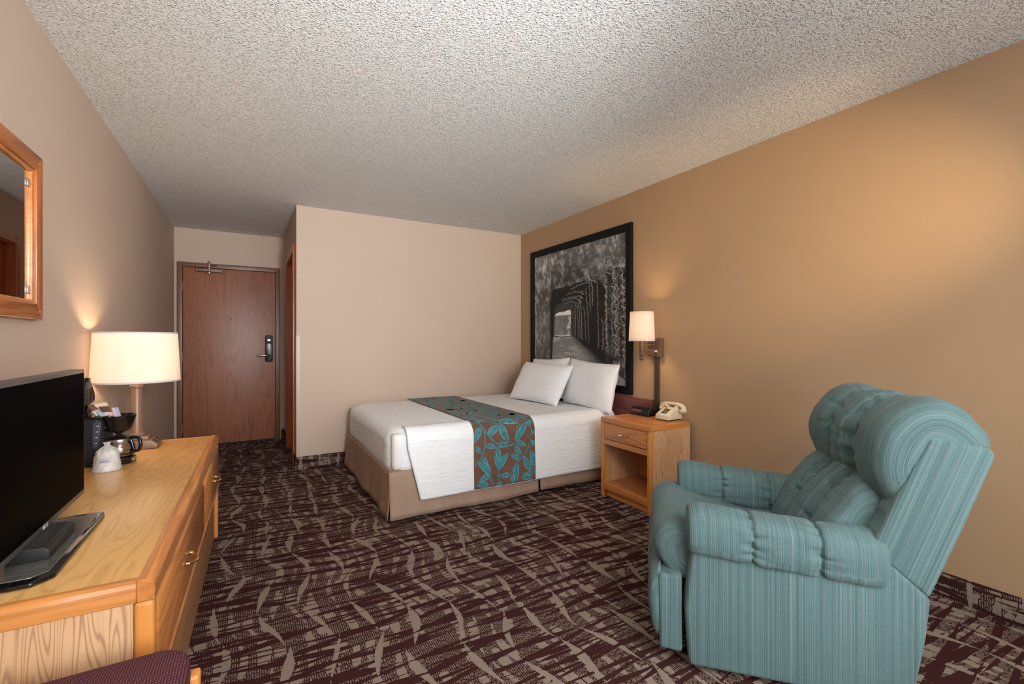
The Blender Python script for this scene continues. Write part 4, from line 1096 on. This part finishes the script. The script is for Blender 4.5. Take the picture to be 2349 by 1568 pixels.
# ---------------------------------------------------------------- recliner
vm = M('teal_striped_velvet', .8, .25)
st_ = S(vm.nt, vm.attr('st').outputs['Fac']); ln_ = S(vm.nt, vm.attr('ln').outputs['Fac'])
def n1(f, seed, d=2):
    return vm.noise(vm.comb(st_ * f, ln_ * (f * .004) + seed, seed * 1.0), 1.0, d, .6)
a_ = n1(16, 1.0); b_ = n1(75, 7.0); c_ = n1(240, 13.0)
mixf = (a_ * .22 + b_ * .40 + c_ * .48)
col = vm.ramp(mixf, [(.38, srgb(68, 91, 92)), (.50, srgb(82, 107, 108)), (.60, srgb(94, 120, 120)), (.72, srgb(118, 140, 136))])
pin = ((st_ / .034).fract() - .5).abs().lt(.028).max(((st_ / .034 + .13).fract() - .5).abs().lt(.022))
dashes = (ln_ / .006).fract().lt(.62)
col = vm.mix(pin * dashes * .30, col, srgb(160, 164, 160))
col = vm.mix(((st_ / .034 + .06).fract() - .5).abs().lt(.03) * .35, col, srgb(96, 96, 98))
vm.color(col); vm.set(Sheen_Weight=.12, Sheen_Roughness=.4)
zz_ = ((ln_ / .005).fract() - .5).abs() * .6
vm.bump((st_ * 900.0 + zz_ * 6.0).sin() * .4 + vm.noise(vm.coord(), 300, 2) + vm.noise(vm.coord(), 16, 3) * 5.0, .30, .0025)
rc = thing('recliner', 'teal striped velvet recliner with tufted back and padded arms', 'armchair', (1.367, 1.100, 0), math.atan2(-.7314, .682))
def stripes(me, fs, fl):
    n = len(me.vertices); co = np.zeros(n * 3); me.vertices.foreach_get('co', co); co = co.reshape(-1, 3)
    for nm, fn in (('st', fs), ('ln', fl)):
        a = me.attributes.new(nm, 'FLOAT', 'POINT'); a.data.foreach_set('value', np.ascontiguousarray(fn(co), dtype=np.float32))
    return me
def ring_resample(pts, m):
    pts = np.array(pts, float); n = len(pts); out = []
    K = 12
    for i in range(n):
        p0, p1, p2, p3 = pts[(i - 1) % n], pts[i], pts[(i + 1) % n], pts[(i + 2) % n]
        for k in range(K):
            t = k / K; out.append(.5 * ((2 * p1) + (-p0 + p2) * t + (2 * p0 - 5 * p1 + 4 * p2 - p3) * t * t + (-p0 + 3 * p1 - 3 * p2 + p3) * t ** 3))
    out = np.array(out); d = np.linalg.norm(np.roll(out, -1, 0) - out, axis=1); L = np.concatenate([[0], np.cumsum(d)])
    q = np.linspace(0, L[-1], m, endpoint=False); o2 = np.vstack([out, out[:1]])
    return np.stack([np.interp(q, L, o2[:, 0]), np.interp(q, L, o2[:, 1])], 1), L[-1]
def cushion(name, ring, w0, w1, seams=(), axis=1, depth=.02, gather=.004, endp=5.0, n=90, m=72, stripe='w', seed=0, sw=.030, shift=None, gf_=17.0, endmin=0.0, lump=.006, pe=2.6):
    R, per = ring_resample(ring, m); c = R.mean(0)
    if seams == (): seams = []
    tan = np.roll(R, -1, 0) - np.roll(R, 1, 0); nor = np.stack([tan[:, 1], -tan[:, 0]], 1); nor /= np.linalg.norm(nor, axis=1)[:, None] + 1e-9
    if ((R - c) * nor).sum() < 0: nor = -nor
    th = np.linspace(0, per, m, endpoint=False)
    ends = (np.cos(np.linspace(np.pi, 0, n)) * .5 + .5) * .35 + np.linspace(0, 1, n) * .65
    P = np.zeros((n, m, 3)); LN = np.zeros((n, m)); WS = np.zeros(n); KS = np.zeros(n)
    for i in range(n):
        s = ends[i]; w = w0 + (w1 - w0) * s; e = abs(2 * s - 1)
        k = max(endmin, (1 - e ** endp)) ** (1 / endp * 1.6) if e < 1 else endmin
        k = max(k, .02)
        dd = np.zeros(m)
        bnd = [w0] + list(seams) + [w1]
        if seams:
            for ci in range(len(bnd) - 1):
                if bnd[ci] <= w <= bnd[ci + 1]:
                    cm_ = (bnd[ci] + bnd[ci + 1]) / 2; cc_ = (w - cm_) / ((bnd[ci + 1] - bnd[ci]) / 2)
                    if (ci == 0 and cc_ < 0) or (ci == len(bnd) - 2 and cc_ > 0): cc_ = 0
                    dd += depth * (1 - max(0.0, 1 - abs(cc_) ** pe) ** .5); break
        for qi, q in enumerate(seams):
            x = w - q; sd_ = seed * 13 + qi * 5 + (1 if x > 0 else 0)
            nz = fbm(th * gf_ + sd_ * 3.7, np.full(m, abs(x) * 6.0), sd_, 2)
            rid = (1 - np.abs(2 * nz - 1)) ** 5
            dd += gather * math.exp(-(abs(x) / (sw * 1.3)) ** 1.2) * (rid * 1.3 - .25)
        lum = lump * (fbm(np.full(m, w * 9 + seed), th * 9, seed, 3) - .5) * 2
        rr = c + (R - c) * k - nor * (dd * k)[:, None] + nor * (lum * k)[:, None]
        off = shift(w) if shift else (0, 0)
        if axis == 1: P[i, :, 0] = rr[:, 0] + off[0]; P[i, :, 1] = w; P[i, :, 2] = rr[:, 1] + off[1]
        else: P[i, :, 0] = w; P[i, :, 1] = rr[:, 0] + off[0]; P[i, :, 2] = rr[:, 1] + off[1]
        WS[i] = w; KS[i] = k; LN[i] = th
    dw_ = np.diff(WS)[:, None]; dk_ = np.abs(np.diff(KS))[:, None] * np.linalg.norm(R - c, axis=1)[None, :]
    ST = np.concatenate([np.zeros((1, m)), np.cumsum(np.sqrt(dw_ ** 2 + dk_ ** 2), 0)], 0); mid_ = n // 2; ST = ST - ST[mid_:mid_ + 1] + WS[mid_]
    me = gridm(P, closed_v=True)
    bm = bmesh.new(); bm.from_mesh(me); bm.verts.ensure_lookup_table()
    bm.faces.new([bm.verts[k] for k in range(m)]); bm.faces.new([bm.verts[(n - 1) * m + k] for k in range(m)][::-1])
    bmesh.ops.recalc_face_normals(bm, faces=bm.faces); bm.to_mesh(me); bm.free()
    for nm, A in (('st', ST), ('ln', LN)):
        a = me.attributes.new(nm, 'FLOAT', 'POINT'); a.data.foreach_set('value', A.reshape(-1).astype(np.float32))
    return link(name, me, vm.mat, rc)
def panel(name, outline, w0, w1, fs, fl, bev=.016):
    me = prismm(outline, 1, w0, w1, bev, 4); stripes(me, fs, fl)
    return link(name, me, vm.mat, rc, smooth=False)
px_ = lambda c: c[:, 0]; pz_ = lambda c: c[:, 2]; py_ = lambda c: c[:, 1]
side = [(0.000, .022), (-.014, .22), (.016, .50), (.610, .470), (.715, .374), (.702, .25), (.664, .022)]
panel('side_panel', side, 0.0, .130, px_, pz_)
panel('side_panel', side, .620, .750, px_, pz_)
# inner frame between the side panels
panel('seat_frame', [(0.02, .06), (.02, .33), (.62, .36), (.62, .06)], .125, .625, py_, pz_, .01)
panel('rear_panel', [(.600, .05), (.610, .40), (.690, .40), (.690, .25), (.655, .05)], .12, .63, py_, pz_, .01)
# leg rest
panel('legrest_board', [(-.100, .055), (-.104, .325), (-.022, .335), (-.020, .050)], .020, .730, lambda c: c[:, 0] + c[:, 1], pz_, .012)
cushion('legrest_pad', [(-.098, .07), (-.125, .10), (-.140, .20), (-.136, .30), (-.112, .338), (-.092, .325), (-.092, .08)], .024, .726, (.26, .50), depth=.014, gather=.006, endp=9, seed=4, sw=.022)
# seat
cushion('seat', [(-.122, .395), (-.118, .450), (-.080, .486), (-.025, .487), (.10, .452), (.28, .410), (.46, .395), (.46, .32), (.10, .305), (-.030, .296), (-.085, .335)], .052, .698, endp=14, seed=2, lump=.008)
# arm pads
def armring(y0, y1): 
    yc = (y0 + y1) / 2; a = (y1 - y0) / 2
    return [(yc - a, .450), (yc - a * 1.0, .510), (yc - a * .80, .556), (yc, .580), (yc + a * .80, .556), (yc + a, .510), (yc + a, .450), (yc + a * .80, .412), (yc, .405), (yc - a * .80, .415)]
slope = lambda x: (0, -.045 * float(sm(.1, .62, x)) * .5 + .012 * math.exp(-((x - .05) / .1) ** 2))
cushion('arm_pad', armring(-.022, .152), -.004, .604, (.205, .412), axis=0, depth=.020, gather=.013, endp=16, seed=1, sw=.026, n=170, m=100, pe=9, gf_=24.0, shift=slope)
cushion('arm_pad', armring(.598, .772), -.004, .590, (.195, .392), axis=0, depth=.020, gather=.013, endp=16, seed=6, sw=.026, n=170, m=100, pe=9, gf_=24.0, shift=slope)
# back
tilt = lambda c: c[:, 0] * .94 - c[:, 2] * .34
wing = [(.535, .470), (.610, .462), (.712, .372), (.800, .610), (.878, .836), (.866, .862), (.715, .884), (.665, .78)]
for w0, w1 in ((.006, .095), (.655, .744)):
    panel('back_wing', wing, w0, w1, tilt, lambda c: c[:, 2], .014)
panel('back_shell', [(.56, .42), (.66, .38), (.80, .66), (.888, .88), (.80, .93), (.66, .70)], .09, .66, py_, pz_, .02)
cushion('lower_back_cushion', [(.400, .360), (.395, .420), (.440, .520), (.510, .630), (.580, .705), (.660, .72), (.66, .60), (.58, .45), (.50, .36)], .085, .665, (.275, .475), depth=.060, gather=.026, endp=7, seed=8, sw=.034, n=170, m=130, lump=.010, pe=2.2)
cushion('head_cushion', [(.655, .628), (.612, .648), (.578, .712), (.568, .790), (.588, .885), (.645, .960), (.725, 1.002), (.800, .992), (.868, .945), (.905, .880), (.880, .835), (.800, .82), (.740, .72)], .012, .738, (.270, .480), depth=.070, gather=.030, endp=8, seed=12, sw=.036, n=190, m=150, lump=.010, pe=2.2)

# ---------------------------------------------------------------- floor lamp beside the viewpoint, out of frame, that washes the tan wall
fl = thing('floor_lamp', 'bronze floor lamp with a tilted cone head near the tan wall', 'lamp', (1.95, -.35, 0))
link('lamp_base', lathem([(0, 0), (.13, 0), (.13, .012), (.03, .022), (0, .024)], 32), MAT['bronze'], fl)
link('pole', tubem([(0, 0, .02), (0, 0, 1.66)], .011, 12), MAT['bronze'], fl)
tgt = Vector((2.79, 1.90, 1.90)) - Vector((1.95, -.35, 1.68)); tgt.normalize()
hdm = lathem([(.030, -.10), (.040, -.09), (.085, .06), (.083, .06), (.038, -.085), (0, -.085)], 28)
hd_ = link('lamp_head', hdm, MAT['bronze'], fl, (0, 0, 1.68)); hd_.rotation_euler = tgt.to_track_quat('Z', 'Y').to_euler()
sp = bpy.data.lights.new('floor_lamp_light', 'SPOT'); sp.energy = 85; sp.color = (1, .74, .42); sp.spot_size = math.radians(52); sp.spot_blend = 1.0; sp.shadow_soft_size = .04
so = bpy.data.objects.new('floor_lamp_light', sp); C.objects.link(so); so.parent = fl; so.location = (0, 0, 1.68); so.rotation_euler = tgt.to_track_quat('-Z', 'Y').to_euler()

# ---------------------------------------------------------------- torchiere behind the viewpoint: added to stand in for flash bounced off the ceiling
tc = thing('added_uplight', 'added unseen fill light on a tall bronze stand behind the viewpoint', 'lamp', (.55, -.85, 0))
link('lamp_base', lathem([(0, 0), (.14, 0), (.14, .014), (.03, .026), (0, .028)], 32), MAT['bronze'], tc)
link('pole', tubem([(0, 0, .02), (0, 0, 1.70)], .012, 12), MAT['bronze'], tc)
link('bowl', lathem([(.02, 1.68), (.06, 1.69), (.15, 1.76), (.148, 1.762), (.055, 1.70), (0, 1.70)], 32), MAT['bronze'], tc)
tp_ = bpy.data.lights.new('added_ceiling_bounce', 'SPOT'); tp_.energy = 230; tp_.color = (.95, .975, 1.0); tp_.spot_size = math.radians(150); tp_.spot_blend = .6; tp_.shadow_soft_size = .08
to = bpy.data.objects.new('added_ceiling_bounce', tp_); C.objects.link(to); to.parent = tc; to.location = (0, 0, 1.80); to.rotation_euler = (math.pi, 0, 0)
# added second head, aimed down the room to brighten its far end
aim = Vector((.35, 5.0, 2.60)) - Vector((.55, -.85, 1.52)); aim.normalize()
sh_ = link('lamp_head', lathem([(.04, -.14), (.06, -.13), (.17, .02), (.168, .02), (.056, -.125), (0, -.125)], 32), MAT['bronze'], tc, (0, .0, 1.52)); sh_.rotation_euler = aim.to_track_quat('Z', 'Y').to_euler()
tq = bpy.data.lights.new('added_far_fill', 'SPOT'); tq.energy = 400; tq.color = (.95, .975, 1.0); tq.spot_size = math.radians(66); tq.spot_blend = 1.0; tq.shadow_soft_size = .16
tqo = bpy.data.objects.new('added_far_fill', tq); C.objects.link(tqo); tqo.parent = tc; tqo.location = (0, .0, 1.52); tqo.rotation_euler = aim.to_track_quat('-Z', 'Y').to_euler()
